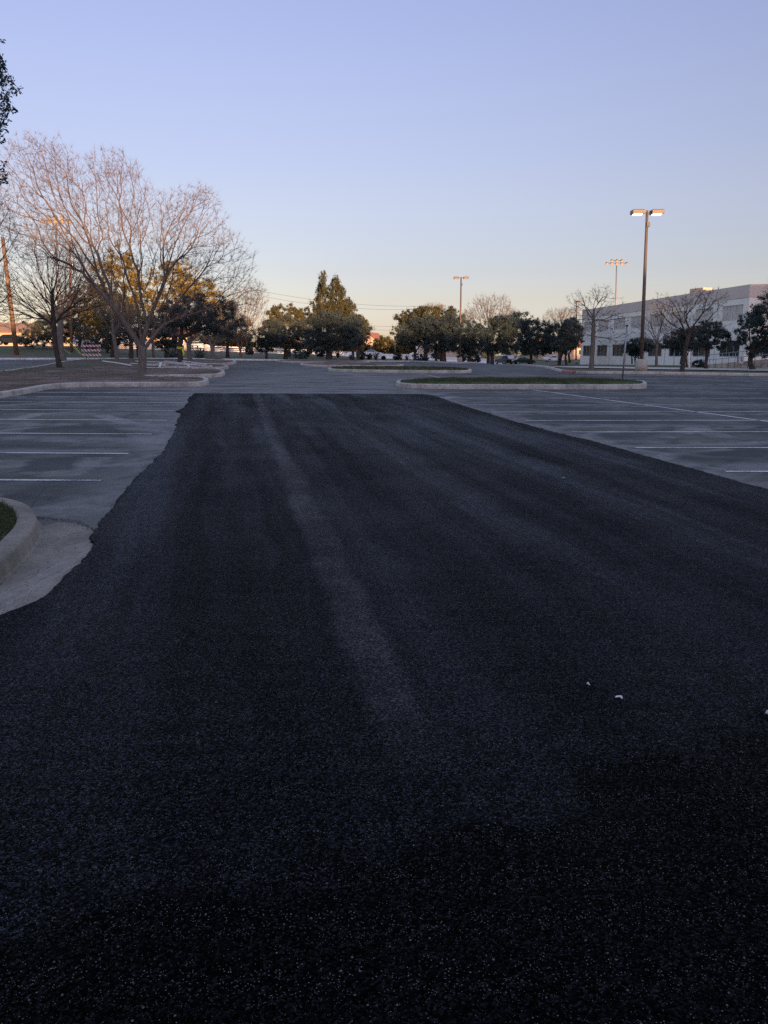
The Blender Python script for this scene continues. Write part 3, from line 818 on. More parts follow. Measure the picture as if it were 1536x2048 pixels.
def leafy_tree(name, base, Y, trunk, crown, label, leaf, bark, rbase, clumps=90, per=110, size=None, group=None, seed=1, csize=.16, depth=.85, shell=.45, spread=1.0, cat='tree', extra_trunks=(), limbs=70, keep=None, vert=1.0, asp=.6):
    rng = np.random.default_rng(seed); random.seed(seed); per = int(per * 2.3); size = size * .68 if size else size; clumps = int(clumps * 1.35)
    root = empty(name, base, 0, label, cat, group)
    ell = px_ells(base, Y, crown, depth)
    C = sample_env(ell, clumps, rng, shell)
    C += rng.normal(size=C.shape) * .08 * np.mean([e[3] for e in ell])
    r0 = csize * np.mean([e[5] + e[3] for e in ell]) * rng.uniform(.55, 1.35, len(C))
    Rr = np.stack([r0, r0, r0 * .75 * vert], 1)
    if size is None: size = Y / F * 1.9
    V, Fc = leaf_mesh(C, Rr, per, size, rng, spread, asp)
    # loose sprays at the edge
    C2 = sample_env([(e[0], e[1], e[2], e[3] * 1.07, e[4] * 1.07, e[5] * 1.07) for e in ell], clumps // 2, rng, .9)
    V2, F2 = leaf_mesh(C2, np.stack([r0.mean() * .5 * np.ones(len(C2))] * 3, 1), per // 4, size, rng, 1.0, asp)
    V = np.concatenate([V, V2]); Fc = np.concatenate([Fc, F2 + len(V) - len(V2)])
    if keep is not None:
        ok = keep(V.reshape(-1, 4, 3).mean(1) + np.array(base)); V = V.reshape(-1, 4, 3)[ok].reshape(-1, 3); Fc = np.arange(len(V)).reshape(-1, 4)
    npmesh('crown', V, Fc, M[leaf], root)
    tr = trunk_pts(base, Y, trunk)
    ends = sample_env(ell, limbs, rng, .1)
    if keep is not None: ends = ends[keep(ends + np.array(base))]
    S = skeleton(tr, ends, .6, .4, .018, 2.2, rbase)
    V, Fc = tubes(*S[:5], rng)
    for et in extra_trunks:
        t2 = [(at(px, py, Y).x - base.x, random.uniform(-.2, .2), at(px, py, Y).z - base.z) for px, py in et]
        S2 = skeleton(t2, ends[::4], .6, .4, .018, 2.2, rbase * .75); Va, Fa = tubes(*S2[:5], rng)
        Fc = np.concatenate([Fc, Fa + len(V)]); V = np.concatenate([V, Va])
    npmesh('trunk', V, Fc, M[bark], root, smooth=True)
    return root

EG = 'evergreen oaks around the lot'; BG = 'leafless trees around the lot'
# --- the big bare tree in the kerbed bed
b = gp(283, 751)
bare_tree('elm_tree', b, b.y, [(283, 751), (284, 738), (285, 722), (284, 705), (283, 694)],
   [(75, 400, 92, 118), (95, 330, 62, 55), (60, 470, 60, 60), (215, 400, 92, 92), (225, 345, 52, 42), (300, 470, 105, 85), (385, 460, 72, 82), (395, 405, 40, 36), (440, 530, 72, 72), (490, 585, 46, 38), (330, 580, 120, 62), (190, 540, 95, 62), (150, 480, 70, 70), (270, 630, 52, 38)],
   7200, 'largest bare tree with reddish twigs, single trunk in the kerbed mulch bed', 'bark', .235, seed=3, rtip=.0054, alpha=.24, beta=.75, scaffold=[
    [(283, 694), (268, 672), (233, 607), (204, 578), (164, 505), (120, 440), (84, 418), (55, 388), (33, 370)],
    [(284, 700), (284, 650), (280, 600), (255, 534), (237, 498), (204, 454), (160, 403), (120, 360)],
    [(283, 600), (277, 560), (268, 505), (264, 454), (252, 407), (233, 359), (215, 330)],
    [(285, 694), (296, 651), (321, 596), (335, 560), (332, 487), (328, 454), (330, 400)],
    [(286, 700), (306, 676), (328, 647), (365, 636), (412, 622), (450, 606)],
    [(321, 596), (343, 578), (386, 534), (430, 502), (470, 483)],
    [(330, 565), (335, 542), (350, 487), (375, 440), (394, 403)],
    [(233, 607), (196, 580), (150, 560), (110, 545)], [(164, 505), (140, 470), (110, 395), (95, 340), (88, 300)],
    [(204, 578), (190, 540), (170, 470), (140, 420)], [(386, 534), (440, 545), (500, 570)]], depth=.62, shell=0, twigs=27000, tmat='barkgrey', twl=.36, expo=2.15)
# --- smaller dark bare tree to its left
b = gp(119, 739)
bare_tree('elm_tree', b, b.y, [(120, 739), (115, 715), (111, 690), (107, 650), (105, 615), (104, 590)],
   [(50, 560, 75, 62), (110, 530, 68, 62), (180, 560, 60, 55), (20, 600, 50, 55), (150, 600, 70, 42), (60, 620, 60, 32), (95, 490, 42, 40)],
   2600, 'smaller bare tree with dark slim trunk standing in brown mulch', 'barkdark', .17, seed=5, rtip=.0065, alpha=.45, beta=.7, depth=.7, shell=.1, twigs=6000, start=3, twl=.3)
# --- bare tree beyond the frame's left edge reaching in
b = col(-75, 36)
bare_tree('elm_tree', b, 36, [(-75, 756), (-72, 700), (-68, 640), (-60, 600)],
   [(-70, 460, 105, 85), (-40, 560, 75, 75), (-20, 620, 50, 45), (-110, 540, 90, 90), (-60, 400, 80, 60)],
   2600, 'bare tree rooted beyond the picture edge, only its outer twigs reach into view', 'barkdark', .2, seed=8, rtip=.0065, alpha=.45, beta=.7, depth=.7, shell=.1, twigs=6000, start=2, twl=.3)
# --- pale trunk behind
b = gp(126, 722); 
bare_tree('elm_tree', b, b.y, [(126, 722), (122, 700), (120, 670), (121, 640), (124, 610)],
   [(120, 560, 60, 50), (170, 520, 50, 60), (90, 600, 60, 40), (160, 590, 50, 40)], 1400, 'bare tree with pale flared trunk beside the striped barricade', 'barkgrey', .30, seed=9, rtip=.007, alpha=.5, start=3, twigs=2500)
def small_bare(px, py, crown, trunk, label, r, n=500, bark='barkgrey', seed=1, Y=None, **kw):
    b = gp(px, py) if Y is None else col(px, Y); 
    if Y is not None: trunk = [(trunk[0][0], 709.5 + (EYE - b.z) * F / Y)] + trunk[1:]
    kw.setdefault('rtip', .008); kw.setdefault('alpha', .55); kw.setdefault('beta', .7); kw.setdefault('depth', .7)
    return bare_tree(kw.pop('name', 'bare_tree'), b, b.y, trunk, crown, n, label, bark, r, seed=seed, **kw)
small_bare(235, 724, [(222, 610, 40, 40), (250, 640, 40, 30)], [(235, 724), (232, 700), (227, 670), (224, 640)], 'slim pale trunk leaning over the mulch beyond the barricade', .17, 500, seed=11, start=2)
small_bare(277, 719, [(270, 640, 45, 35)], [(277, 719), (275, 700), (274, 675), (272, 655)], 'thin dark trunk half hidden behind the largest trunk', .13, 300, 'barkdark', 12, start=2)
small_bare(308, 717, [(310, 640, 30, 35)], [(308, 717), (306, 700), (305, 680), (306, 660)], 'thin straight pale trunk just behind the largest trunk', .13, 300, 'barkgrey', 13, start=2)
small_bare(379, 726, [(372, 640, 32, 40), (405, 645, 28, 34), (350, 650, 22, 26)], [(379, 726), (379, 710), (378, 698), (377, 690)], 'vase shaped pale bare tree beside the taped oak', .20, 900, seed=14, name='crape_myrtle', twigs=1500)
small_bare(425, 720.5, [(420, 655, 42, 36), (450, 650, 30, 34), (400, 650, 25, 30)], [(425, 720.5), (425, 708), (425, 697), (426, 690)], 'vase shaped pale bare tree nearest the lot entrance', .22, 900, seed=15, name='crape_myrtle', twigs=1500)
small_bare(482, 714, [(490, 625, 42, 55), (460, 640, 40, 40), (510, 600, 28, 35)], [(482, 714), (481, 702), (477, 690), (470, 672)], 'slender bare tree with pinkish twigs beside the bronze mast', .13, 1300, 'bark', 16, start=1, twigs=4000, twl=.5, Y=92)
small_bare(1183, 737, [(1195, 620, 52, 42), (1225, 660, 40, 38), (1160, 640, 30, 45), (1200, 585, 26, 18), (1155, 600, 22, 20), (1240, 680, 22, 14), (1165, 672, 22, 10)], [(1183, 737), (1184, 715), (1186, 695), (1186, 672), (1187, 655), (1187, 640), (1188, 620)], 'stout bare spreading tree in front of the white building corner', .165, 520, 'barkgrey', 17, alpha=.25, rtip=.008, start=3, twigs=1800, depth=.6, tmat='barkgrey', expo=2.15, twl=.3)
small_bare(1313, 728, [(1315, 650, 40, 42), (1345, 640, 30, 35), (1285, 660, 25, 30), (1318, 615, 24, 20)], [(1313, 728), (1313, 710), (1314, 690), (1315, 670)], 'small bare tree against the white wall, between two low shrub trees', .12, 700, 'barkgrey', 18, Y=76, start=2, rtip=.008, twigs=1200)
small_bare(1364, 741, [(1395, 630, 55, 38), (1350, 640, 42, 38), (1425, 600, 34, 22), (1330, 610, 26, 28), (1400, 595, 36, 18), (1440, 660, 22, 18)], [(1364, 741), (1367, 720), (1371, 700), (1375, 680), (1380, 665), (1388, 650)], 'wide bare tree with crooked limbs in front of the lower windows', .135, 520, 'barkdark', 19, alpha=.25, rtip=.008, start=3, twigs=1800, depth=.6, expo=2.15, twl=.3)
small_bare(985, 715, [(960, 625, 26, 32), (995, 625, 30, 34), (1015, 640, 18, 26), (935, 640, 14, 20)], [(978, 715), (977, 690), (976, 672)], 'tall bare tree with upswept branches rising behind the dark oaks', .25, 620, 'barkgrey', 20, Y=135, alpha=.7, beta=1.2, rtip=.018, twigs=2500, twl=.9)
small_bare(1115, 720, [(1110, 640, 26, 22), (1135, 635, 24, 22)], [(1118, 720), (1118, 690), (1118, 670)], 'bare thin-twigged tree behind the dark oaks beside the building', .2, 500, 'barkgrey', 21, Y=150, alpha=.6, rtip=.018, twigs=1500, twl=.7)
small_bare(1575, 740, [(1572, 590, 44, 50)], [(1575, 740), (1573, 680), (1572, 630)], 'bare twigs poking in above the dark oak at the picture edge', .2, 500, 'barkdark', 22, Y=55, twigs=900)
small_bare(880, 700, [(868, 618, 26, 12)], [(872, 700), (870, 660), (869, 640)], 'bare treetop showing above the sunlit oak crown', .2, 260, 'barkgrey', 23, Y=160, alpha=.5, rtip=.018, twigs=700, twl=.6)

# --- leafy trees: (label, Y, base px, crown ellipses, trunk px rows, leaf, clumps, seed)
def leafy(label, Y, bpx, crown, trunk, leaf='oak', clumps=90, seed=1, r=.25, name='oak_tree', bark='barkdark', **kw):
    b = col(bpx, Y); by = 709.5 + (EYE - b.z) * F / Y
    tr = [(bpx, by)] + trunk
    return leafy_tree(name, b, Y, tr, crown, label, leaf, bark, r, clumps=clumps, seed=seed, **kw)
GT = dict(name='golden_tree')
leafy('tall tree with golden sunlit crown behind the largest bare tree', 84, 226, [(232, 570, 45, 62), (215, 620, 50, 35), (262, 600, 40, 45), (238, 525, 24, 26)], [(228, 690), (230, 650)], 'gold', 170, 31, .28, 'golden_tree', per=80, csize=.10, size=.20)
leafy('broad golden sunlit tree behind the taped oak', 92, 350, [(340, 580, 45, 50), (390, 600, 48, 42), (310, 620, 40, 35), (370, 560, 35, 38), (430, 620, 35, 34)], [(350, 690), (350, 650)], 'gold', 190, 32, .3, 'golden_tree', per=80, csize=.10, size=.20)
leafy('dark bushy evergreen on the berm beside the leaning pole', 98, 110, [(75, 665, 32, 24), (115, 655, 40, 28), (150, 668, 28, 24), (60, 680, 22, 12)], [(110, 686), (110, 675)], 'oak2', 110, 33, .2)
leafy('brown-green leafy tree filling the gap behind the smaller bare tree', 106, 160, [(150, 615, 36, 30), (180, 600, 34, 34), (125, 640, 34, 22), (195, 640, 34, 26)], [(160, 690), (160, 665)], 'brownleaf', 120, 61, .2, csize=.13)
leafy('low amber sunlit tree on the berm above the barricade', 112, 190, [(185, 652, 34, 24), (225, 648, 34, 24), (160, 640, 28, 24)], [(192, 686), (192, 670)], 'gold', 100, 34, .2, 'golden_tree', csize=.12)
leafy('short dark evergreen directly above the barricade', 95, 215, [(212, 682, 28, 14), (235, 672, 26, 18), (180, 690, 12, 8)], [(214, 700), (214, 692)], 'oak2', 70, 35, .2)
leafy('dark spreading oak left of the taped oak', 80, 262, [(255, 640, 45, 30), (225, 620, 40, 26), (290, 655, 30, 24)], [(262, 690), (262, 660)], 'oak2', 100, 36, .2)
leafy('dark round shrub-like oak behind the pile of white boards', 86, 333, [(333, 672, 26, 26), (318, 655, 24, 20)], [(333, 700), (333, 688)], 'oak', 70, 37, .2)
o_t = leafy('dark oak with yellow tape tied round its trunk', 60, 361, [(372, 628, 50, 32), (420, 628, 52, 36), (455, 645, 36, 26), (345, 640, 32, 24)], [(361, 715), (360, 695), (361, 675), (365, 655)], 'oak', 150, 38, .20, per=120)
leafy('grey green tree behind the two vase shaped trees', 100, 455, [(450, 640, 40, 40), (480, 660, 28, 24), (425, 660, 32, 28)], [(455, 700), (455, 680)], 'oak2', 90, 39, .2)
leafy('olive hedge-like tree beyond the white rail fence, left of the bronze mast', 185, 445, [(445, 680, 40, 13), (410, 682, 30, 12)], [(445, 700), (445, 690)], 'olive', 60, 40, .2, 'hedge_tree', csize=.2)
leafy('olive hedge-like tree beyond the white rail fence, right of the bronze mast', 185, 505, [(500, 683, 26, 12), (520, 686, 16, 9), (478, 682, 20, 12)], [(503, 700), (503, 690)], 'olive', 60, 41, .2, 'hedge_tree', csize=.2)
leafy('sunlit gold-topped oak left of the tall cypress', 122, 578, [(570, 632, 34, 22), (598, 640, 24, 24), (555, 640, 22, 18), (612, 650, 18, 22)], [(578, 690), (577, 665)], 'olive', 120, 42, .25, csize=.13)
leafy('dark conical young oak nearest the lot entrance', 95, 533, [(535, 670, 18, 26), (530, 690, 18, 14), (550, 668, 20, 22)], [(533, 700), (533, 690)], 'oak', 90, 43, .14)
leafy('dark oak with thick trunk between the young oak and the cypress', 104, 571, [(575, 662, 34, 26), (600, 672, 28, 26), (560, 680, 26, 18), (610, 695, 18, 14)], [(571, 695), (571, 682)], 'oak2', 120, 44, .22)
leafy('big dark oak with forked trunk in front of the tall cypress', 86, 658, [(655, 660, 44, 34), (630, 680, 24, 22), (685, 672, 28, 30), (700, 655, 24, 22), (655, 690, 36, 14)], [(657, 708), (656, 697)], 'oak', 170, 45, .28, per=120)
# cypress: narrow upright tufts
leafy('tall cypress with two pointed tops and rust-tinged tufts', 120, 660, [(646, 566, 6, 24, -1), (648, 595, 18, 26), (645, 625, 28, 30), (672, 578, 9, 26, 1), (676, 605, 22, 30), (690, 635, 26, 34), (660, 645, 40, 34), (705, 655, 16, 26)], [(658, 690), (656, 640), (650, 600)], 'cypress', 420, 46, .3, 'cypress_tree', csize=.09, per=80, vert=2.2, size=.24, shell=.5, asp=.5)
leafy('leaning oak with sun-touched top right of the tall cypress', 103, 716, [(712, 660, 26, 22), (722, 672, 16, 16), (700, 675, 22, 20)], [(718, 702), (722, 685)], 'oak', 90, 47, .18)
leafy('sunlit oak top showing between the cypress and the orange roof', 118, 706, [(712, 652, 24, 20), (728, 668, 11, 14)], [(706, 700), (708, 680)], 'olive', 70, 48, .18, csize=.13)
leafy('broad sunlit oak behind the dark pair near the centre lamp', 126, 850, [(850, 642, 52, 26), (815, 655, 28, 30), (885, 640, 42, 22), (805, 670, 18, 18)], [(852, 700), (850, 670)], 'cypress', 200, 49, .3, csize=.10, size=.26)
leafy('dark oak with single slim trunk in front of the white truck', 100, 830, [(830, 668, 34, 26), (812, 680, 18, 18), (850, 655, 32, 20)], [(830, 705), (830, 690)], 'oak', 120, 50, .16)
leafy('dark oak with stout trunk left of the centre lamp pole', 98, 886, [(880, 665, 36, 28), (905, 658, 36, 26), (900, 685, 32, 16), (868, 690, 22, 14)], [(886, 705), (886, 692)], 'oak', 150, 51, .34, extra_trunks=([(878, 718), (880, 700), (878, 688)],))
leafy('dark low-hanging oak right of the centre lamp pole', 102, 938, [(940, 670, 30, 26), (950, 692, 24, 18), (925, 690, 22, 18), (958, 668, 18, 16)], [(940, 708), (940, 697)], 'oak', 110, 52, .2)
leafy('dense dark oak behind the small pickup', 108, 985, [(992, 668, 28, 34), (1010, 650, 28, 20), (980, 690, 22, 16), (1018, 680, 24, 28)], [(985, 712), (986, 700)], 'oak', 160, 53, .2, extra_trunks=([(976, 727), (976, 712), (978, 700)],))
leafy('rounded dark oak above the parked black sedan', 118, 1062, [(1050, 668, 34, 34), (1075, 672, 32, 32), (1040, 640, 24, 12), (1062, 695, 36, 14)], [(1062, 712), (1062, 702)], 'oak', 170, 54, .2)
leafy('grey-green tree left of the white building corner', 122, 1118, [(1118, 675, 32, 26), (1140, 668, 22, 28), (1100, 690, 18, 14)], [(1122, 712), (1120, 700)], 'oak2', 120, 55, .2, extra_trunks=([(1140, 726), (1138, 710), (1142, 698)],))
leafy('thin-crowned tree touching the white building corner', 112, 1133, [(1142, 665, 22, 24), (1128, 690, 24, 14)], [(1131, 715), (1134, 702)], 'oak2', 70, 56, .14)
leafy('low multi-stemmed shrub tree left of the tall lamp base', 84, 1272, [(1275, 692, 26, 15), (1262, 700, 14, 10), (1290, 690, 16, 12)], [(1270, 718), (1272, 706)], 'oak', 80, 57, .09, 'shrub_tree', extra_trunks=([(1264, 728), (1265, 712), (1267, 703)], [(1278, 728), (1277, 712), (1277, 703)]))
leafy('dark multi-stemmed shrub tree behind the wide bare tree', 78, 1374, [(1355, 680, 24, 18), (1385, 675, 28, 20), (1340, 688, 14, 12)], [(1372, 715), (1370, 702)], 'oak', 100, 58, .09, 'shrub_tree', extra_trunks=([(1362, 728), (1362, 712), (1358, 700)], [(1380, 730), (1380, 712), (1384, 702)]))
leafy('small round-crowned tree with slim trunk before the ramp railing', 60, 1412, [(1412, 672, 28, 24), (1435, 680, 24, 20), (1390, 682, 18, 18), (1442, 660, 12, 12), (1418, 652, 20, 12)], [(1412, 725), (1415, 705), (1417, 697)], 'oak', 130, 59, .13, csize=.12)
leafy('large dark oak at the picture edge overlapping the white wall', 58, 1506, [(1530, 660, 50, 45), (1500, 655, 26, 30), (1482, 680, 15, 16), (1560, 640, 60, 60), (1515, 700, 26, 14)], [(1500, 725), (1503, 705), (1510, 690)], 'oak', 240, 60, .18, per=120, csize=.10)
for i, (px, w, h, Y) in enumerate(((700, 20, 16, 200), (740, 18, 13, 205), (768, 20, 17, 198), (797, 17, 15, 200), (822, 16, 13, 202), (590, 22, 10, 205))):
    py = [689, 698, 690, 697, 700, 700][i]
    lab = ['olive bush beyond the wall beside the leaning oak', 'olive bush below the orange roof', 'tallest olive bush right of the orange roof', 'olive bush between the orange roof and the dark oaks', 'olive bush left of the white truck', 'low olive bush seen under the dark oak crowns'][i]
    leafy(lab, Y, px, [(px, py, w, h), (px + w * .6, py + 4, w * .6, h * .7), (px - w * .6, py + 4, w * .6, h * .7)], [(px, py + 6)], 'olive', 60, 70 + i, .15, 'olive_bush', csize=.2, per=70, cat='bush')
# far woods, one mass
rng = np.random.default_rng(77); Cs = []; Rs = []
for k in range(900):
    px = rng.uniform(-500, 2100); Y = rng.uniform(330, 420); x = colx(px, Y); h = 6 + 4 * mnoise.noise(Vector((px * .02, 0, 0))) + rng.uniform(-1, 1)
    z = rng.uniform(0, 1) ** .7 * h + T(x, Y); Cs.append((x, Y, z)); Rs.append((5, 3, 2.2))
V, Fc = leaf_mesh(np.array(Cs), np.array(Rs), 45, 1.3, rng, 1.0)
o = npmesh('woods', V, Fc, M['oak2']); tag(o, 'low line of distant woods along the horizon', 'woods', kind='stuff')

# --- near oak overhead: its hanging sprays reach into the frame's left edge, its crown shades the camera
def near_keep(P):
    u, v = px_of(P)
    lim = np.interp(v, [-400, 0, 8, 20, 60, 84, 92, 110, 140, 170, 182, 196, 212, 222, 235, 255, 275, 290, 330, 345, 355, 372, 400], [-60, 0, 8, -5, -20, 6, -6, 0, 14, 26, 34, 12, 16, 34, 12, 16, 6, -20, -8, 14, 14, 0, -40])
    lim = np.where(v > 400, -60, lim)
    # in front of the lens and inside the frame sideways: drop, unless in the sprays
    vis = (~np.isnan(u)) & (v > -40) & (u > lim) & (P[:, 1] > .3)
    return ~vis
def near_oak():
    base = Vector((-7.4, 5.2, T(-7.4, 5.2) + .15)); rng = np.random.default_rng(101)
    root = empty('live_oak', base, 0, 'near oak overhead, only sprays of small dark leaves hang into view', 'tree')
    B = np.array(base)
    ell = [(0, 0, 6.2, 5.5, 6.0, 2.6), (3.5, -3.5, 6.5, 4.5, 5, 1.8), (2.2, 2.2, 4.6, 1.6, 3.4, 1.7), (5.5, -6.5, 6.3, 5.5, 4.5, 1.6)]
    C = sample_env(ell, 1500, rng, .2); C = C[C[:, 2] > 2.6]
    k = near_keep(C + B); C = C[k]
    Rr = np.full((len(C), 3), .5)
    V, Fc = leaf_mesh(C, Rr, 26, .11, rng, 1.0, .4)
    V4 = V.reshape(-1, 4, 3); ctr = V4.mean(1) + B
    u, v = px_of(ctr); infr = (~np.isnan(u)) & (u > -120) & (v > -60)
    V4 = V4[near_keep(ctr) & ~infr]
    # fine sprays
    spr = []
    sp = []
    for _ in range(170):
        v_ = rng.choice([rng.uniform(110, 285), rng.uniform(80, 100), rng.uniform(325, 375), rng.uniform(-10, 20)], p=[.78, .05, .12, .05]); Y = rng.uniform(8.2, 9.6)
        lim = np.interp(v_, [0, 84, 92, 140, 182, 196, 222, 235, 275, 345, 372], [8, 8, -6, 14, 46, 14, 34, 14, 8, 18, 4])
        u_ = lim - 2 - abs(rng.normal()) * 26
        sp.append(np.array(at(u_, v_, Y)) - B)
    sp = np.array(sp)
    quads = []
    for c in sp:
        ax = rng.normal(size=3); ax[2] *= .6; ax /= np.linalg.norm(ax)
        for j in range(7):
            d = rng.normal(size=3) * .8 + ax; d /= np.linalg.norm(d); s = .043 * rng.uniform(.7, 1.3)
            w = np.cross(d, rng.normal(size=3)); w /= np.linalg.norm(w); p0 = c + ax * (j - 3) * .014
            quads.append([p0, p0 + d * s * .6 + w * s * .22, p0 + d * s, p0 + d * s * .6 - w * s * .22])
    V4 = np.concatenate([V4, np.array(quads)])
    npmesh('crown', V4.reshape(-1, 3), np.arange(len(V4) * 4).reshape(-1, 4), M['oak'], root)
    ends = C[::5]
    S = skeleton([(0, 0, -.1), (.05, 0, 1), (.1, .05, 2), (.2, .1, 3), (.3, 0, 3.8)], ends, .5, .4, .012, 2.2, .24)
    V, Fc = tubes(*S[:5], rng)
    twp = skeleton([(1.6, 2.2, 4.0), (1.9, 2.8, 3.9), (2.1, 3.3, 3.6)], sp[rng.permutation(len(sp))[:260]], .2, .5, .0018, 2.4, .016)
    V2, F2 = tubes(*twp[:5], rng, flare=1)
    ok = near_keep(V[Fc[:, 0]] + B) & near_keep(V[Fc[:, 2]] + B)
    Fc = Fc[ok]
    npmesh('trunk', np.concatenate([V, V2]), np.concatenate([Fc, F2 + len(V)]), M['barkdark'], root, smooth=True)
near_oak()
def add_shade_oak(x, y, label, seed):  # unseen oaks added behind the viewpoint to darken the near ground
    rng = np.random.default_rng(seed); base = Vector((x, y, 0)); root = empty('live_oak', base, 0, label, 'tree'); B = np.array(base)  # unseen oak added only to darken the near ground
    ell = [(0, 0, 6.0, 5.5, 5.5, 2.6), (2, 1.5, 5.2, 4, 4, 2.0)]
    C = sample_env(ell, 500, rng, .3); V, Fc = leaf_mesh(C, np.full((len(C), 3), .7), 24, .22, rng, 1.0, .5)
    V4 = V.reshape(-1, 4, 3); V4 = V4[near_keep(V4.mean(1) + B)]
    npmesh('crown', V4.reshape(-1, 3), np.arange(len(V4) * 4).reshape(-1, 4), M['oak'], root)
    S = skeleton([(0, 0, -.1), (0, 0, 1.2), (.1, 0, 2.4), (.1, .1, 3.4)], C[::8], .5, .4, .015, 2.2, .25); V, Fc = tubes(*S[:5], rng)
    npmesh('trunk', V, Fc, M['barkdark'], root, smooth=True)
add_shade_oak(3.5, -5.5, 'oak added behind the viewpoint for shade', 201)
add_shade_oak(9.5, -4.5, 'oak added for shade behind the viewpoint beside its twin', 202)

# ================================================================== BUILDING
def v2(p): return Vector((p[0], p[1], 0))
def office():
    A = Vector((colx(1161, 130), 130, 0)); Bc = Vector((colx(1488, 83), 83, 0)); Cc = Vector((colx(1830, 79), 79, 0))
    D = Vector((82, 150, 0)); E = Vector((50, 166, 0)); top = 9.0; z0 = -.3; band = 7.72
    root = empty('office_building', (A.x, A.y, .3), 0, 'long two-storey white building with taupe top band and dark ground-floor windows', 'building')
    off = Vector(root.location)
    def L(v): return tuple(Vector(v) - off)
    segs = [(A, Bc, 8, 5.5), (Bc, Cc, 4, 5.5)]
    foot = [A, Bc, Cc, D, E]
    W = MB(); Bd = MB(); tr_ = MB()
    wins = []; pans = []
    def quad(mb, a, b, za, zb, o_=0, nrm=None):
        n_ = nrm * o_
        mb.add([L((a.x + n_.x, a.y + n_.y, za)), L((b.x + n_.x, b.y + n_.y, za)), L((b.x + n_.x, b.y + n_.y, zb)), L((a.x + n_.x, a.y + n_.y, zb))], [(0, 1, 2, 3)])
    wz0, wz1, pz0, pz1 = 1.62, 3.32, 5.42, 7.05
    for a, b, nb, _ in segs:
        d = (b - a); Ln = d.length; d.normalize(); nrm = Vector((d.y, -d.x, 0))
        if nrm.dot(Vector((0, 0, 0)) - (a + b) / 2) < 0: nrm = -nrm
        bw = Ln / nb
        for i in range(nb):
            p = a + d * bw * i; q = a + d * bw * (i + 1); l = p + d * bw * .16; r_ = p + d * bw * .84
            # lower wall with real opening
            quad(W, p, q, z0, wz0, 0, nrm); quad(W, p, l, wz0, wz1, 0, nrm); quad(W, r_, q, wz0, wz1, 0, nrm); quad(W, p, q, wz1, pz0, 0, nrm)
            quad(W, p, l, pz0, pz1, 0, nrm); quad(W, r_, q, pz0, pz1, 0, nrm); quad(W, p, q, pz1, band, 0, nrm)
            dp = -nrm * .22
            for (s0, s1) in ((wz0, wz1), (pz0, pz1)):
                for (u, w_) in ((l, l), (r_, r_)):
                    W.add([L((u.x, u.y, s0)), L((u.x + dp.x, u.y + dp.y, s0)), L((u.x + dp.x, u.y + dp.y, s1)), L((u.x, u.y, s1))], [(0, 1, 2, 3)])
                for z in (s0, s1):
                    W.add([L((l.x, l.y, z)), L((r_.x, r_.y, z)), L((r_.x + dp.x, r_.y + dp.y, z)), L((l.x + dp.x, l.y + dp.y, z))], [(0, 1, 2, 3)])
            # joint pilaster
            jt = MB(); jt.add([L((p + nrm * .03 + d * o1 + Vector((0, 0, z)))) for z in (z0, band) for o1 in (-.04, .04)], [(0, 1, 3, 2)]); jt.build('wall_joint', M['offwhite'], root)
            wins.append((l, r_, d, nrm)); 
        quad(Bd, a - d * .04, b + d * .04, band, top, .06, nrm)
        Bd.add([L((a + nrm * .06 + Vector((0, 0, top)))), L((b + nrm * .06 + Vector((0, 0, top)))), L((b - nrm * .4 + Vector((0, 0, top)))), L((a - nrm * .4 + Vector((0, 0, top))))], [(0, 1, 2, 3)])
        Bd.add([L((a + nrm * .06 + Vector((0, 0, band)))), L((b + nrm * .06 + Vector((0, 0, band)))), L((b + Vector((0, 0, band)))), L((a + Vector((0, 0, band))))], [(0, 1, 2, 3)])
    for a, b in ((Cc, D), (D, E), (E, A)):
        W.add([L((a.x, a.y, z0)), L((b.x, b.y, z0)), L((b.x, b.y, band)), L((a.x, a.y, band))], [(0, 1, 2, 3)])
        Bd.add([L((a.x, a.y, band)), L((b.x, b.y, band)), L((b.x, b.y, top)), L((a.x, a.y, top))], [(0, 1, 2, 3)])
    W.build('wall', M['wallwhite'], root); Bd.build('parapet', M['beige'], root); pass
    rf = MB(); rf.add([L((p.x, p.y, top - .5)) for p in foot], [tuple(range(5))]); rf.build('roof', M['grey'], root)
    for (l, r_, d, nrm) in wins:
        fr = MB(); gl = MB(); w = (r_ - l).length; n3 = 3
        ce = lambda t, z: L(l + d * t - nrm * .15 + Vector((0, 0, z)))
        ang = math.atan2(d.y, d.x)
        zc = (wz0 + wz1) / 2
        for k in range(n3 + 1): fr.box(ce(w * k / n3, zc), (.09, .1, wz1 - wz0), ang)
        for z in (wz0 + .04, wz1 - .04): fr.box(ce(w / 2, z), (w - .1, .09, .08), ang)
        f = fr.build('window', M['steel'], root)
        a1 = l - nrm * .17; b1 = r_ - nrm * .17
        gl.add([L((a1.x, a1.y, wz0)), L((b1.x, b1.y, wz0)), L((b1.x, b1.y, wz1)), L((a1.x, a1.y, wz1))], [(0, 1, 2, 3)])
        gl.build('pane', M['glass'], f)
        pn = MB(); a1 = l - nrm * .10; b1 = r_ - nrm * .10
        pn.add([L((a1.x, a1.y, pz0)), L((b1.x, b1.y, pz0)), L((b1.x, b1.y, pz1)), L((a1.x, a1.y, pz1))], [(0, 1, 2, 3)])
        for k in range(7):
            pn.box(L(l + d * w * (k + .5) / 7 - nrm * .08 + Vector((0, 0, (pz0 + pz1) / 2))), (.03, .04, pz1 - pz0 - .02), ang)
        pn.build('louvre_panel', M['grey'], root)
    # rooftop unit
    u = Vector((colx(1372, 97) + 1.2, 97, 0)); t_ = math.atan2((Bc - A).y, (Bc - A).x)
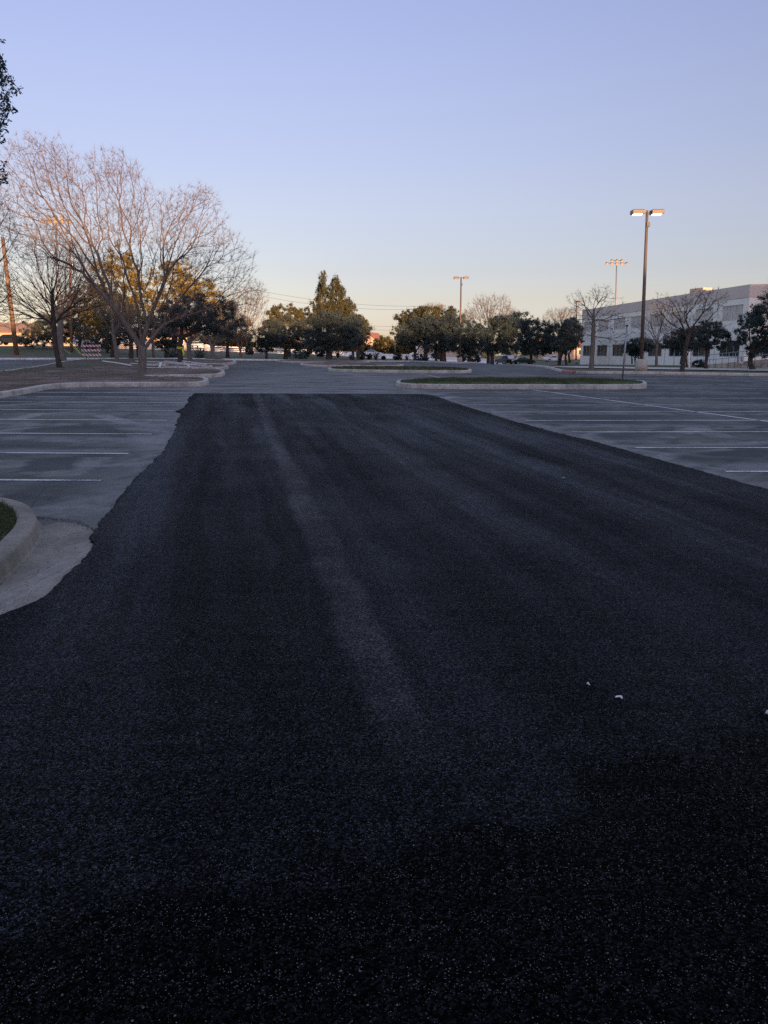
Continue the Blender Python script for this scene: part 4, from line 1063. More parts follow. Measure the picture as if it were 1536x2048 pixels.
    ru = empty('rooftop_unit', (u.x, u.y, top - .5), t_ + .25, 'small sunlit mechanical unit standing on the white building roof', 'roof unit')
    b_ = MB(); b_.box((0, 0, .75), (2.2, 1.4, .95)); b_.box((0, 0, .12), (3.0, 1.4, .25)); b_.build('housing', M['pink'], ru)
    g_ = MB(); g_.box((-1.12, 0, .75), (.05, 1.2, .8)); g_.build('intake_grille', M['black'], ru)
    h_ = MB(); h_.extr([(1.1, .3), (2.0, .3), (2.0, .7), (1.1, 1.0)], -.7, .7); h_.build('duct', M['pink'], ru)
    return A, Bc
A_, B_ = office()

# ramp railing and ramp before the building
def railing():
    Y0 = 70; pa = Vector((colx(1395, 71), 71, 0)); pb = Vector((colx(1580, 66), 66, 0))
    pa.z = T(pa.x, pa.y); pb.z = T(pb.x, pb.y)
    rm = MB(); d = (pb - pa); d.z = 0; d.normalize(); n_ = Vector((-d.y, d.x, 0)); L_ = (pb - pa).length
    vs = []
    for t, h in ((0, -.1), (L_, -.1), (L_, .85), (0, .10)):
        for s in (0, 1.6): vs.append(pa * 1 + d * t + n_ * (s + .12) + Vector((0, 0, h)))
    rm.add(vs, [(0, 2, 4, 6), (1, 7, 5, 3), (6, 4, 5, 7), (0, 1, 3, 2), (2, 3, 5, 4), (0, 6, 7, 1)])
    tag(rm.build('access_ramp', M['kerb'], None), 'low concrete ramp rising along the white wall', 'ramp')
    root = empty('ramp_railing', pa, 0, 'grey tubular railing along the rising ramp by the white building', 'railing')
    zt = lambda t: .95 + .75 * t / L_
    for k, hh in enumerate((0, .45)):
        m = MB(); m.tube([tuple(d * t + Vector((0, 0, zt(t) - hh))) for t in np.linspace(0, L_, 8)], .028, 6); m.build('rail', M['steel'], root)
    for i in range(15):
        t = L_ * i / 14; m = MB(); m.tube([tuple(d * t + Vector((0, 0, -.1))), tuple(d * t + Vector((0, 0, zt(t))))], .024, 6); m.build('post', M['steel'], root)
railing()

# ================================================================== POLES AND LAMPS
M['lens'] = emis('lamp_lens', (1.0, .80, .55), 2.0)
M['lens_soft'] = emis('lamp_lens_dim', (.30, .24, .18), .5)
def lamp(bpx, Y, tpx, tpy, label, head_w, base_h=.75, base_r=.32, r=.09, lens='lens', gap=.22, square=True, sens=True, heads=(-1, 1)):
    b = col(bpx, Y); t = at(tpx, tpy, Y); root = empty('street_lamp', b, 0, label, 'lamp post')
    v = t - b
    m = MB(); m.tube([(0, 0, -.15), (0, 0, base_h * .9), (0, 0, base_h)], [base_r, base_r, base_r * .86], 20); m.build('base', M['kerb'], root)
    m = MB(); nseg = 4 if square else 10
    m.tube([tuple(v * (base_h / v.z)), tuple(v * .5 + Vector((0, 0, 0))), tuple(v)], [r * 1.25, r * 1.1, r * .85], nseg); m.build('pole', M['brownpole'], root)
    if sens:
        m = MB(); m.box(tuple(v * .915 + Vector((.07, -.05, 0))), (.2, .2, .26)); m.build('bracket', M['black'], root)
    for s in heads:
        hw = head_w; c = v + Vector((s * (gap + hw / 2), 0, -.10))
        h = MB(); h.box(tuple(c), (hw, hw * .85, .22), 0, 1.0); h.box(tuple(c + Vector((0, 0, .12))), (hw * .92, hw * .78, .03)); ho = h.build('lamp_head', M['brownpole'], root); bev(ho, .015, 1)
        a = MB(); a.box(tuple(v + Vector((s * gap / 2, 0, -.07))), (gap + .04, .07, .09)); a.build('arm', M['brownpole'], root)
        l = MB(); l.box(tuple(c + Vector((0, -.02, -.13))), (hw * .66, hw * .6, .07), 0, 1.0); lo = l.build('lens', M[lens], ho)
    return root
lamp(1282, 50, 1294.5, 421, 'tall twin-headed lamp post on round concrete base, both lamps glowing', .74, .78, .38, .10)
lamp(919.5, 97, 922.3, 554, 'twin-headed lamp post rising in front of the dark oaks near mid picture', .62, .6, .3, .095, 'lens_soft', .28)
lamp(1152, 140, 1153, 602, 'distant single-headed lamp post behind the stout bare tree', .8, .6, .3, .11, 'lens_soft', .1, heads=(1,))
def sports(bpx, Y, tpx, tpy, label, nl=8, hw=4.6, lens='lens_soft'):
    b = col(bpx, Y); t = at(tpx, tpy, Y); v = t - b; root = empty('floodlight_mast', b, 0, label, 'floodlight mast')
    m = MB(); m.tube([(0, 0, -.2), tuple(v * .5), tuple(v)], [.28, .2, .13], 8); m.build('mast', M['brownpole' if lens != 'lens_soft' else 'steel'], root)
    m = MB()
    m.tube([tuple(v + Vector((-hw / 2, 0, -.9))), tuple(v + Vector((hw / 2, 0, -.9)))], .08, 5)
    m.tube([tuple(v + Vector((-hw / 4, 0, -.35))), tuple(v + Vector((hw / 4, 0, -.35)))], .08, 5); m.build('crossbar', M['steel'], root)
    for i in range(nl):
        up = i >= nl - 3; k = i - (nl - 3) if up else i; n_ = 3 if up else nl - 3
        x = (k / (n_ - 1) - .5) * hw * (.5 if up else 1)
        c = v + Vector((x, -.15, -.35 if up else -.95)); q = MB(); an = -.5 + k
        q.tube([tuple(c + Vector((0, .25, .25))), tuple(c), tuple(c + Vector((0, -.3, -.22)))], [.1, .3, .38], 8); fl = q.build('floodlight', M['brownpole'], root)
        q = MB(); q.tube([tuple(c + Vector((0, -.30, -.22))), tuple(c + Vector((0, -.33, -.24)))], [.33, .33], 8); q.build('lens', M[lens], fl)
sports(1229.5, 185, 1233.5, 518, 'thin floodlight mast standing behind the white building')
sports(119, 135, 112, 430, 'floodlight mast with amber-lit lamps seen through the bare trees', 8, 4.4)
def wood_pole(bpx, Y, tpx, tpy, label, r=.14, arm=None, mat='wood', box=False, cat='utility pole'):
    b = col(bpx, Y); v = at(tpx, tpy, Y) - b; root = empty('utility_pole', b, 0, label, cat)
    m = MB(); m.tube([tuple(v * -.01), tuple(v * .5), tuple(v)], [r * 1.15, r, r * .8], 8); m.build('pole', M[mat], root)
    if arm:
        m = MB(); m.box(tuple(v + Vector((0, -.12, -.5))), (arm, .1, .12)); m.build('crossarm', M[mat], root)
        for s in (-1, -.5, .5, 1):
            q = MB(); q.tube([tuple(v + Vector((s * arm * .47, -.12, -.44))), tuple(v + Vector((s * arm * .47, -.12, -.25)))], .045, 6); q.build('insulator', M['black'], root)
    if box:
        m = MB(); m.tube([tuple(v + Vector((.22, -.2, -2.6))), tuple(v + Vector((.22, -.2, -1.7)))], .22, 8); m.build('transformer', M['steel'], root)
    return root, b + v
_, t1 = wood_pole(33, 88, 5, 474, 'thick wooden pole leaning at the picture edge beside the dark sedan', .24)
_, t2 = wood_pole(143, 92, 139, 490, 'upright wooden pole seen through the smaller bare tree', .15, None, 'wood', True)
_, t3 = wood_pole(494, 170, 491, 640, 'slim pinkish bronze mast beyond the white rail fence', .14, None, 'brownpole')
_, t4 = wood_pole(514, 175, 513, 674, 'short tan pole beyond the white rail fence', .14, None, 'tan')
_, t5 = wood_pole(714, 168, 713, 679, 'stubby brown pole behind the leaning oak', .18, None, 'wood')
_, t6 = wood_pole(884, 205, 884, 608, 'distant utility pole poking above the sunlit oak', .16, 2.2)
# guy guards
def wire(name, pts, r, mat, label, cat, parent=None):
    m = MB(); m.tube(pts, r, 4); o = m.build(name, mat); tag(o, label, cat); return o
for i, (a, b_, lab) in enumerate((((139, 682, 92), (163, 709, 88), 'yellow-sleeved guy wire nearest the striped barricade'), ((142, 690, 92), (160, 709, 88), 'thin guy wire crossing beside the yellow-sleeved one'), ((127, 697, 92), (141, 708, 88), 'short pale guy wire beside the flared pale trunk'))):
    wire('guy_wire', [at(*a), at(*b_)], .035 if i == 0 else .02, M['yellow'] if i == 0 else M['tan'], lab, 'guy wire')
# overhead wires
def span(p, q, sag, n=18):
    return [tuple(Vector(p).lerp(Vector(q), i / n) - Vector((0, 0, sag * 4 * (i / n) * (1 - i / n)))) for i in range(n + 1)]
WG = 'overhead wires'
for i, (a, b_, s, lab) in enumerate((((430, 560, 205), (884, 611, 205), 2.2, 'uppermost overhead wire passing behind the cypress top'), ((430, 570, 205), (884, 616, 205), 2.4, 'second overhead wire passing behind the cypress'), ((430, 630, 220), (960, 655, 220), 1.0, 'third overhead wire, level with the oak crowns'), ((430, 638, 222), (960, 661, 222), 1.1, 'lowest overhead wire, level with the oak crowns'))):
    o = wire('overhead_wire', span(at(*a), at(*b_), s), .028, M['black'], lab, 'wire'); o['group'] = WG

# ================================================================== BARRIER AND RAIL FENCE BEYOND THE LOT
def barrier():
    pxs = list(range(570, 1012, 14)); P = [col(p, 172) for p in pxs]
    prof = [(-.30, 0), (-.28, .1), (-.12, .3), (-.08, .92), (.08, .92), (.12, .3), (.28, .1), (.30, 0)]
    for k in range(0, len(P) - 1, 4):
        seg = P[k:k + 5]
        if len(seg) < 2: continue
        m = MB(); vs = []; n_ = len(prof)
        for i, p in enumerate(seg):
            for (o_, h) in prof: vs.append((p.x + (.01 if i == 0 else 0), p.y + o_, p.z - .1 + h * 1.05 + (0.1 if h > 0 else -.2)))
        fs = [(i * n_ + j, (i + 1) * n_ + j, (i + 1) * n_ + j + 1, i * n_ + j + 1) for i in range(len(seg) - 1) for j in range(n_ - 1)]
        fs += [tuple(range(n_)), tuple((len(seg) - 1) * n_ + j for j in range(n_))[::-1]]
        m.add(vs, fs); yield m, k
root = empty('roadside_wall', col(570, 172), 0, 'long plain white concrete barrier wall behind the cypress and oaks', 'wall')
for m, k in barrier():
    o = m.build('wall_panel', M['white'], root); o.matrix_parent_inverse = Matrix.Translation(-Vector(root.location))
def rail_fence(px0, px1, Y, label):
    root = empty('rail_fence', col(px0, Y), 0, label, 'fence'); inv = Matrix.Translation(-Vector(root.location))
    xs = np.linspace(px0, px1, max(3, int((px1 - px0) / 13)))
    P = [col(x, Y) for x in xs]
    for h, w in ((.16, .22), (.52, .12), (.92, .2)):
        m = MB()
        for a, b in zip(P[:-1], P[1:]):
            c = (a + b) / 2 + Vector((0, 0, h)); m.box(c, ((b - a).length, .1, w))
        o = m.build('rail', M['white'], root); o.matrix_parent_inverse = inv
    for a in P:
        m = MB(); m.box(a + Vector((0, .14, .45)), (.3, .14, 1.1)); o = m.build('post', M['barkdark'], root); o.matrix_parent_inverse = inv
rail_fence(236, 424, 150, 'white horizontal rail fence on the berm behind the largest tree')
rail_fence(428, 568, 160, 'white rail fence with dark posts near the lot entrance')

# ================================================================== BARRICADE
def stripe_sheet():
    m, n, b = newmat('striped_sheeting'); p = n.obj(); sx = n.new('ShaderNodeSeparateXYZ'); n.put(sx.inputs[0], p)
    t = n.math('FRACT', n.math('MULTIPLY', n.math('ADD', sx.outputs[0], sx.outputs[2]), 3.1))
    dirt = n.ramp(n.noise(p, 6, 4, .7), [(.4, .75), (.6, 1)])
    n.put(b.inputs['Base Color'], n.mix(1, n.mix(n.math('GREATER_THAN', t, .5), (.75, .73, .73), (.42, .05, .05)), dirt, 'MULTIPLY')); b.inputs['Roughness'].default_value = .45
    return m
M['stripes'] = stripe_sheet()
b = gp(184, 720.3); w_ = 38.0 / F * b.y; hh = 28.0 / F * b.y
root = empty('road_barricade', b, .03, 'three-board red and white striped road barricade at the far kerb', 'barricade')
for k in range(3):
    m = MB(); m.box((0, -.04, hh * (.98 - .31 * k)), (w_, .03, hh * .155)); m.build('board', M['stripes'], root)
for s in (-1, 1):
    m = MB(); m.box((s * w_ * .36, 0, hh * .52), (.045, .045, hh * 1.04)); m.box((s * w_ * .36, 0, .03), (.06, 1.3, .06)); m.build('upright', M['steel'], root)
    m = MB(); m.box((s * w_ * .36, .32, .35), (.04, .04, .85), rot=Matrix.Rotation(.75, 3, 'X')); m.build('brace', M['steel'], root)

# ================================================================== PILE OF WHITE BOARDS
bp = gp(345, 739.2); random.seed(12)
BL = ['front edge board of the white pile, longest', 'white board lying just behind the front edge board', 'white board at the left end of the pile nearest the trunk', 'white board slanting through the middle of the pile', 'upper white board crossing the middle of the pile', 'white board at the right end of the pile', 'short white board sticking up left of mid pile', 'short white board sticking up right of mid pile', 'white board half buried under the pile middle', 'thin white board along the back of the pile', 'white board angled towards the kerb tip', 'white board sliding off the pile towards the trunk', 'narrow white board on top of the right half', 'white board overhanging the back left of the pile']
SP = [(286, 741.4, 398, 741.6, .0), (330, 740.0, 425, 741.0, .05), (268, 735.6, 330, 738, .1), (300, 739.0, 372, 733.5, .14), (330, 733.0, 402, 738.5, .2), (376, 737.5, 424, 739.2, .12), None, None, (292, 736.5, 350, 739.5, .03), (318, 732.0, 372, 733.2, .08), (352, 739, 410, 741.4, .15), (262, 733.4, 318, 737.4, .05), (366, 734.2, 412, 739.8, .24), (272, 732.6, 330, 735.2, .2)]
for i, s in enumerate(SP):
    if s is None:
        c = gp(319 if i == 6 else 382, 739.5); c2 = at(321.5 if i == 6 else 374, 726 if i == 6 else 728, c.y + .4); a = Vector((c.x, c.y, c.z + .1)); b2 = Vector(c2)
    else:
        a = gp(s[0], s[1]); b2 = gp(s[2], s[3]); a.z += .20 + s[4]; b2.z += .20 + s[4] * random.uniform(.2, 1.2)
    d = b2 - a; L_ = d.length; q = d.to_track_quat('X', 'Z')
    m = MB(); m.box((0, 0, 0), (L_, .13, .045)); 
    for e in (-1, 1): m.box((e * L_ * .46, 0, .0), (.1, .15, .06))
    o = m.build('white_board', M['offwhite']); o.location = (a + b2) / 2; o.rotation_euler = q.to_euler(); tag(o, BL[i], 'board', 'loose white boards on the mulch')
for i, (x0, y0, x1, y1, lab) in enumerate(((232, 731.5, 262, 737.5, 'white edging strip lying left of the largest trunk'), (205, 727.5, 232, 731.5, 'white edging strip lying beyond the leaning pale trunk'))):
    a, b2 = gp(x0, y0), gp(x1, y1); d = b2 - a; m = MB(); m.box((0, 0, 0), (d.length, .14, .04)); m.box((0, .05, .03), (d.length * .96, .03, .03)); o = m.build('edging_strip', M['offwhite']); o.location = (a + b2) / 2 + Vector((0, 0, .22)); o.rotation_euler = d.to_track_quat('X', 'Z').to_euler(); tag(o, lab, 'strip')
# yellow caution tape on the oak: wound band plus hanging tail
c = gp(361, 730); Yt = 60; tb = col(361, Yt)
m = MB(); cz = at(361, 695, Yt); ring = []
for i in range(13):
    t = 2 * PI * i / 12; ring.append((cz.x + math.cos(t) * .24, Yt + math.sin(t) * .24, cz.z + .02 * math.sin(t * 2)))
for z in (0, .09): m.tube([(x, y, zz - z) for x, y, zz in ring], .05, 4)
e = [at(366, 696, Yt - .2), at(365.5, 702, Yt - .25), at(367.5, 707, Yt - .25), at(365, 710.5, Yt - .25)]
vs = []
for i, p in enumerate(e): vs += [p + Vector((-.055, 0, 0)), p + Vector((.06 + .03 * (i % 2), .03 * i, 0))]
m.add(vs, [(2 * i, 2 * i + 1, 2 * i + 3, 2 * i + 2) for i in range(3)])
tag(m.build('caution_tape', M['yellow']), 'yellow tape wound round the dark oak trunk with a hanging tail', 'tape')

# ================================================================== AGAVES, SHRUBS
def agave(px, Y, h, w, label, n=22, mat='cactus', seed=1, name='agave'):
    rng = random.Random(seed); b = col(px, Y); root = empty(name, b, 0, label, 'plant'); m = MB()
    for i in range(n):
        a = 2 * PI * i * .618; el = .25 + 1.15 * (i / n); l = h * rng.uniform(.85, 1.1); wd = w
        d = Vector((math.cos(a) * math.cos(el), math.sin(a) * math.cos(el), math.sin(el))); sd = Vector((-math.sin(a), math.cos(a), 0)); up = sd.cross(d) * -1
        pts = []
        for t, k in ((0, .5), (.3, 1), (.7, .75), (1, .04)):
            c_ = d * l * t + Vector((0, 0, .15 * l * (math.sin(t * 2.2) * (1 - el / 1.5)))); pts += [c_ - sd * wd * k, c_ - up * wd * k * .35, c_ + sd * wd * k]
        fs = []
        for j in range(3):
            for q in range(2): fs.append((j * 3 + q, j * 3 + q + 1, j * 3 + q + 4, j * 3 + q + 3))
        m.add(pts, fs, True)
    m.build('rosette', M[mat], root)
    s = MB(); s.tube([(0, 0, -.1), (0, 0, .25)], [.16, .12], 7); s.build('stem', M['barkdark'], root)
agave(346, 83, 1.35, .12, 'large grey agave on the slope left of the taped oak', 26, seed=1)
agave(400, 83, 1.35, .12, 'large grey agave on the slope between the two vase shaped trees', 26, seed=2)
agave(602, 104, 1.1, .08, 'pale spiky agave under the dark oaks', 20, seed=3)
agave(504, 128, 1.6, .06, 'dark spiky yucca before the white rail fence', 30, 'oak', 4, 'yucca')
agave(676, 128, 1.7, .07, 'big grey agave right of the thick forked trunk', 30, 'oak2', 5)
agave(752, 128, 1.5, .07, 'round grey agave in front of the white wall below the orange roof', 30, 'oak2', 6)
agave(814, 130, 1.0, .06, 'small spiky yucca before the white wall left of the truck', 22, 'oak', 7, 'yucca')
agave(702, 112, .9, .10, 'clump of prickly pads beside the leaning oak', 18, 'cactus', 8)
for i, (px, Y, w, h, lab) in enumerate(((738, 130, 5, 6, 'small dark shrub left of the round grey agave'), (795, 128, 9, 6, 'low dark shrub on the grass before the white wall'), (767, 132, 4, 3, 'tiny shrub right of the round grey agave'), (640, 125, 9, 8, 'dark shrub under the cypress at the white wall'), (722, 118, 8, 9, 'dark shrub at the foot of the leaning oak'), (600, 112, 22, 12, 'wide dark shrub under the thick-trunked oak'), (874, 112, 12, 18, 'dark upright shrub beside the white truck'), (840, 118, 16, 7, 'low thicket in front of the white truck'), (922, 112, 8, 8, 'small dark shrub at the foot of the lamp post'), (497, 130, 6, 8, 'small dark shrub left of the spiky yucca'), (1398, 66, 12, 6, 'low dry shrub bed by the ramp start'), (945, 115, 14, 10, 'dark shrub beside the diamond sign'))):
    b = col(px, Y); py = 709.5 + (EYE - b.z) * F / Y
    leafy_tree('shrub', b, Y, [(px, py), (px, py - h * .5)], [(px, py - h * .9, w, h), (px + w * .5, py - h * .6, w * .5, h * .5)], lab, 'oak', 'barkdark', .05, clumps=22, per=60, seed=300 + i, limbs=14, cat='shrub', csize=.25)

# ================================================================== VEHICLES
def wheel(root, x, y, r=.33):
    t = MB(); t.tube([(x, y - .11, r), (x, y + .11, r)], r, 16); w = t.build('wheel', M['rubber'], root)
    s = 1 if y > 0 else -1
    q = MB(); q.tube([(x, y + s * .10, r), (x, y + s * .125, r)], r * .62, 12); q.build('rim', M['chrome'], w)
def arch_prof(top, L_, r, xs, zb):
    """side outline: top list left->right, bottom with wheel arches"""
    pts = list(top)
    for x in sorted(xs, reverse=True):
        pts += [(x + r * math.cos(t), zb + r * math.sin(t) * 1.15) for t in np.linspace(0, PI, 8)]
    return pts
def car(px, Y, heading, label, paint, kind='sedan', cat='car', name=None, dz=0, spx=None):
    b = col(px, Y, dz); root = empty(name or ('parked_' + {'sedan': 'car', 'pickup': 'pickup', 'van': 'van'}[kind]), b, heading, label, cat)
    if kind == 'sedan':
        top = [(-2.3, .35), (-2.33, .75), (-2.2, .92), (-1.55, .98), (1.0, .96), (1.9, .82), (2.25, .66), (2.3, .35)][::1]
        gh = [(-1.75, .95), (-1.05, 1.40), (.15, 1.43), (1.15, .95)]; xs = (-1.4, 1.38); r = .33
    elif kind == 'pickup':
        top = [(-2.75, .45), (-2.78, 1.12), (-.55, 1.12), (-.5, 1.1), (1.1, 1.1), (2.45, 1.02), (2.7, .85), (2.72, .45)]
        gh = [(-.6, 1.08), (-.45, 1.78), (.75, 1.80), (1.45, 1.08)]; xs = (-1.75, 1.75); r = .38
    else:
        top = [(-2.5, .4), (-2.55, 1.1), (1.6, 1.1), (2.4, .95), (2.55, .7), (2.55, .4)]
        gh = [(-2.45, 1.08), (-2.3, 1.95), (.9, 1.98), (1.75, 1.08)]; xs = (-1.6, 1.6); r = .36
    prof = arch_prof(top, 0, r + .06, xs, .30)
    W_ = .90
    m = MB(); m.extr(prof[::-1], -W_, W_)
    n_ = len(gh)
    gv = [(x, s * (W_ - .06 - .20 * (z - .95) / .5), z) for s in (-1, 1) for x, z in gh]
    m.add(gv, [(0, 1, 2, 3), (7, 6, 5, 4), (0, 4, 5, 1), (1, 5, 6, 2), (2, 6, 7, 3)])
    body = m.build('body', paint, root); bev(body, .04, 2)
    g = MB()
    def lerp(a, b_, t): return tuple(a[i] + (b_[i] - a[i]) * t for i in range(3))
    for s, o4 in ((-1, 0), (1, 4)):
        q = [gv[o4 + i] for i in range(4)]; cx_ = sum(p[0] for p in q) / 4; cz_ = sum(p[2] for p in q) / 4
        g.add([(cx_ + (p[0] - cx_) * .86, p[1] + s * .012, cz_ + (p[2] - cz_) * .74 + .02) for p in q], [(0, 1, 2, 3)])
    for (a, b_) in ((0, 1), (2, 3)):
        q = [gv[a], gv[a + 4], gv[b_ + 4], gv[b_]]; c_ = [sum(p[i] for p in q) / 4 for i in range(3)]; sx_ = -1 if a == 0 else 1
        g.add([(c_[0] + (p[0] - c_[0]) * .84 + sx_ * .012, c_[1] + (p[1] - c_[1]) * .86, c_[2] + (p[2] - c_[2]) * .84 + .012) for p in q], [(0, 1, 2, 3)])
    g.build('window', M['glass'], root)
    for x in xs:
        for s in (-1, 1): wheel(root, x, s * (W_ - .10), r)
    hx = top[-2][0]
    for s in (-1, 1):
        h = MB(); h.box((hx - .02, s * .66, top[-2][1] + .03), (.14, .36, .14)); h.build('headlight', M['chrome'], root)
        h = MB(); h.box((top[0][0] - .02, s * .70, top[1][1] - .02), (.08, .3, .16)); h.build('taillight', M['red'], root)
    return root
PB = simple('black_car_paint', (.012, .013, .018), .22, 0, .05); PB.node_tree.nodes['Principled BSDF'].inputs['Coat Weight'].default_value = .15
PW = simple('white_car_paint', (.72, .72, .72), .25, 0, .03); PN = simple('navy_car_paint', (.03, .022, .045), .25, 0, .05)
car(27, 109, 0.0, 'black sedan on the berm behind the thick leaning pole', PB, dz=.15)
car(92, 135, .1, 'white car half hidden behind the bushy evergreen on the berm', PW)
car(178, 138, 0.05, 'white van parked on the berm just above the barricade', PW, 'van', 'van')
car(272, 150, .0, 'white car behind the rail fence and the largest trunk', PW, 'van', 'van', dz=.6)
car(335, 140, PI, 'dark maroon car behind the pile of white boards', PN, dz=.4)
car(398, 158, .1, 'white car between the two vase shaped trees', PW, dz=.3)
car(745, 186, .0, 'pale car roof showing above the white wall', PW, dz=.35)
car(1047, 160, .12, 'black sedan parked under the rounded dark oak', PB)
car(1008, 168, 1.9, 'dark pickup with a pale box in its bed, beside the black sedan', PB, 'pickup', 'pickup')
car(1107, 190, .2, 'white car glimpsed under the trees beside the white building', PW)
# white sheet-metal box in the pickup bed
b = col(1012, 168); m = MB(); m.box((0, 0, .45), (1.9, 1.6, .95)); m.box((0, 0, .95), (2.0, 1.7, .06)); o = m.build('storage_box', M['white']); o.location = b + Vector((.7, .6, 1.05)); tag(o, 'white storage box riding on the dark pickup', 'box')
# box truck
def truck():
    b = col(853, 180); root = empty('box_truck', b, 0, 'white box truck facing the lot entrance behind the dark oaks', 'truck')
    m = MB(); m.extr([(-3.9, .45), (-3.9, 1.35), (-3.3, 1.55), (-2.9, 2.45), (-1.9, 2.5), (-1.9, .45)], -1.1, 1.1); c_ = m.build('cab', M['white'], root); bev(c_, .06)
    q = MB(); q.extr([(-3.35, 1.62), (-2.97, 2.33), (-2.2, 2.33), (-2.2, 1.62)], -1.115, 1.115); q.build('cab_window', M['glass'], root)
    q = MB(); q.extr([(-3.0, 2.52), (-1.9, 3.5), (-1.9, 2.52)], -.9, .9); q.build('fairing', M['white'], root)
    q = MB(); q.box((1.0, 0, 2.35), (5.6, 2.4, 2.5)); q.box((1.0, 0, 1.02), (5.5, 2.2, .15)); bx = q.build('cargo_box', M['pink'], root); bev(bx, .04, 1)
    q = MB(); q.box((.4, 0, .75), (6.6, .9, .3)); q.build('chassis', M['black'], root)
    q = MB(); q.box((1.0, -1.16, .72), (3.0, .06, .5)); q.build('side_skirt', M['white'], root)
    for x in (-2.9, 2.4, 3.4):
        for s in (-1, 1): wheel(root, x, s * .98, .46)
truck()
def trailer():
    b = col(906, 178); root = empty('cargo_trailer', b, 0, 'white box trailer with faint blue lettering glowing in low sun', 'trailer')
    q = MB(); q.box((0, 0, 1.75), (4.3, 2.3, 2.2)); bx = q.build('cargo_box', M['pink'], root); bev(bx, .05, 1)
    q = MB(); q.box((0, -.02, .5), (4.2, 2.2, .5)); q.build('chassis', M['white'], root)
    q = MB(); 
    for i, (x, h, w, t) in enumerate(((-1.5, .34, .06, .3), (-1.38, .34, .06, -.3), (-1.44, .08, .2, 0), (-1.22, .40, .06, 0), (-1.05, .24, .06, 0), (-.98, .06, .16, 0), (-.86, .24, .06, 0), (-.7, .24, .07, .2), (-.55, .24, .07, 0))):
        q.box((x, -1.158, 2.05), (w, .01, h), rot=Matrix.Rotation(t, 3, 'Y'))
    q.build('lettering', M['blue'], root)
    for x in (-.5, .6):
        for s in (-1, 1): wheel(root, x, s * 1.0, .38)
    q = MB(); q.box((2.9, 0, .5), (1.6, .12, .12)); q.box((3.6, 0, .25), (.1, .1, .5)); q.build('hitch', M['black'], root)
trailer()
def tank():
    b = col(919, 176); root = empty('storage_tank', b, 0, 'upright rounded pale tank beside the trailer, lit by the sun', 'tank')
    q = MB(); q.tube([(0, 0, .3), (0, 0, 2.3), (0, 0, 2.6), (0, 0, 2.72)], [.36, .36, .26, .05], 14); q.build('shell', M['pink'], root)
    q = MB(); q.tube([(0, 0, -.1), (0, 0, .3)], [.4, .4], 14); q.build('stand', M['white'], root)
tank()
# blue roadside sign above the truck
def blue_sign():
    b = col(864, 192); root = empty('roadside_sign', b, 0, 'blue signboard with white strokes above the box truck', 'sign')
    p = at(864, 697, 192) - b
    q = MB(); q.box(p, (1.9, .12, .95)); q.build('panel', M['blue'], root)
    q = MB()
    for x in (-.7, -.35, 0, .35, .7): q.box(p + Vector((x, -.075, .12)), (.09, .02, .45))
    q.box(p + Vector((0, -.075, -.3)), (1.6, .02, .08)); q.build('lettering', M['white'], root)
    q = MB(); q.tube([(-.6, 0, -.1), (-.6, 0, p.z)], .06, 6); q.build('post', M['steel'], root)
    q = MB(); q.tube([(.6, 0, -.1), (.6, 0, p.z)], .06, 6); q.build('post', M['steel'], root)
blue_sign()

# ================================================================== HOUSES
def gable_house(px, Y, w, d, wall_h, roof_h, rot, label, wallm, base_z=None, roofm='roof', wins=3, hip=False):
    b = col(px, Y); 
    if base_z is not None: b.z = base_z
    root = empty('house', b, rot, label, 'house')
    m = MB(); m.box((0, 0, wall_h / 2), (w, d, wall_h)); m.add([(-w / 2, -d / 2, wall_h), (-w / 2, d / 2, wall_h), (-w / 2, 0, wall_h + roof_h), (w / 2, -d / 2, wall_h), (w / 2, d / 2, wall_h), (w / 2, 0, wall_h + roof_h)], [(0, 2, 1), (3, 4, 5)])
    m.build('wall', M[wallm], root)
    m = MB(); e = .5; k = roof_h / (d / 2)
    x0 = w / 2 + e; xr = x0 - (d * .4 if hip else 0)
    for s in (-1, 1):
        m.add([(-x0, s * (d / 2 + e), wall_h - e * k), (x0, s * (d / 2 + e), wall_h - e * k), (xr, 0, wall_h + roof_h + .1), (-x0, 0, wall_h + roof_h + .1)], [(0, 1, 2, 3)])
    if hip: m.add([(x0, -(d / 2 + e), wall_h - e * k), (x0, d / 2 + e, wall_h - e * k), (xr, 0, wall_h + roof_h + .1)], [(0, 1, 2)])
    o = m.build('roof', M[roofm], root); sol = o.modifiers.new('s', 'SOLIDIFY'); sol.thickness = .25
    for i in range(wins):
        x = (i + .5) / wins * w - w / 2; q = MB(); q.box((x, -d / 2 - .02, wall_h * .55), (1.3, .12, 1.5)); f = q.build('window', M['white'], root)
        q = MB(); q.box((x, -d / 2 - .09, wall_h * .55), (1.1, .03, 1.3)); q.build('pane', M['glass'], f)
    return root
b0 = col(750, 262)
gable_house(748, 262, 6.6, 6.0, 5.0, 2.2, 1.15, 'house with orange tiled roof glowing above the olive bushes', 'pink', 1.6, wins=2)
gable_house(8, 210, 17, 9, 4.3, 2.0, 0.12, 'tan house with low brown roof beyond the black sedan', 'tan', 3.6, roofm='roof_brown', wins=4)
gable_house(210, 195, 26, 8, 3.4, 1.2, .05, 'long low sunlit building glimpsed through the trunks behind the barricade', 'tan', 3.2, roofm='roof_brown', wins=6)
gable_house(352, 190, 9, 7, 3.6, 1.2, .0, 'sunlit low building glimpsed left of the taped oak', 'tan', 3.0, wins=2)
gable_house(476, 215, 6, 7, 2.2, 1.8, 1.1, 'small red-roofed hut behind the rail fence near the slender bare tree', 'tan', 2.2, wins=1)
gable_house(578, 215, 5, 6, 2.4, 1.6, .4, 'small orange-roofed hut seen under the dark oaks', 'tan', 2.0, wins=1)
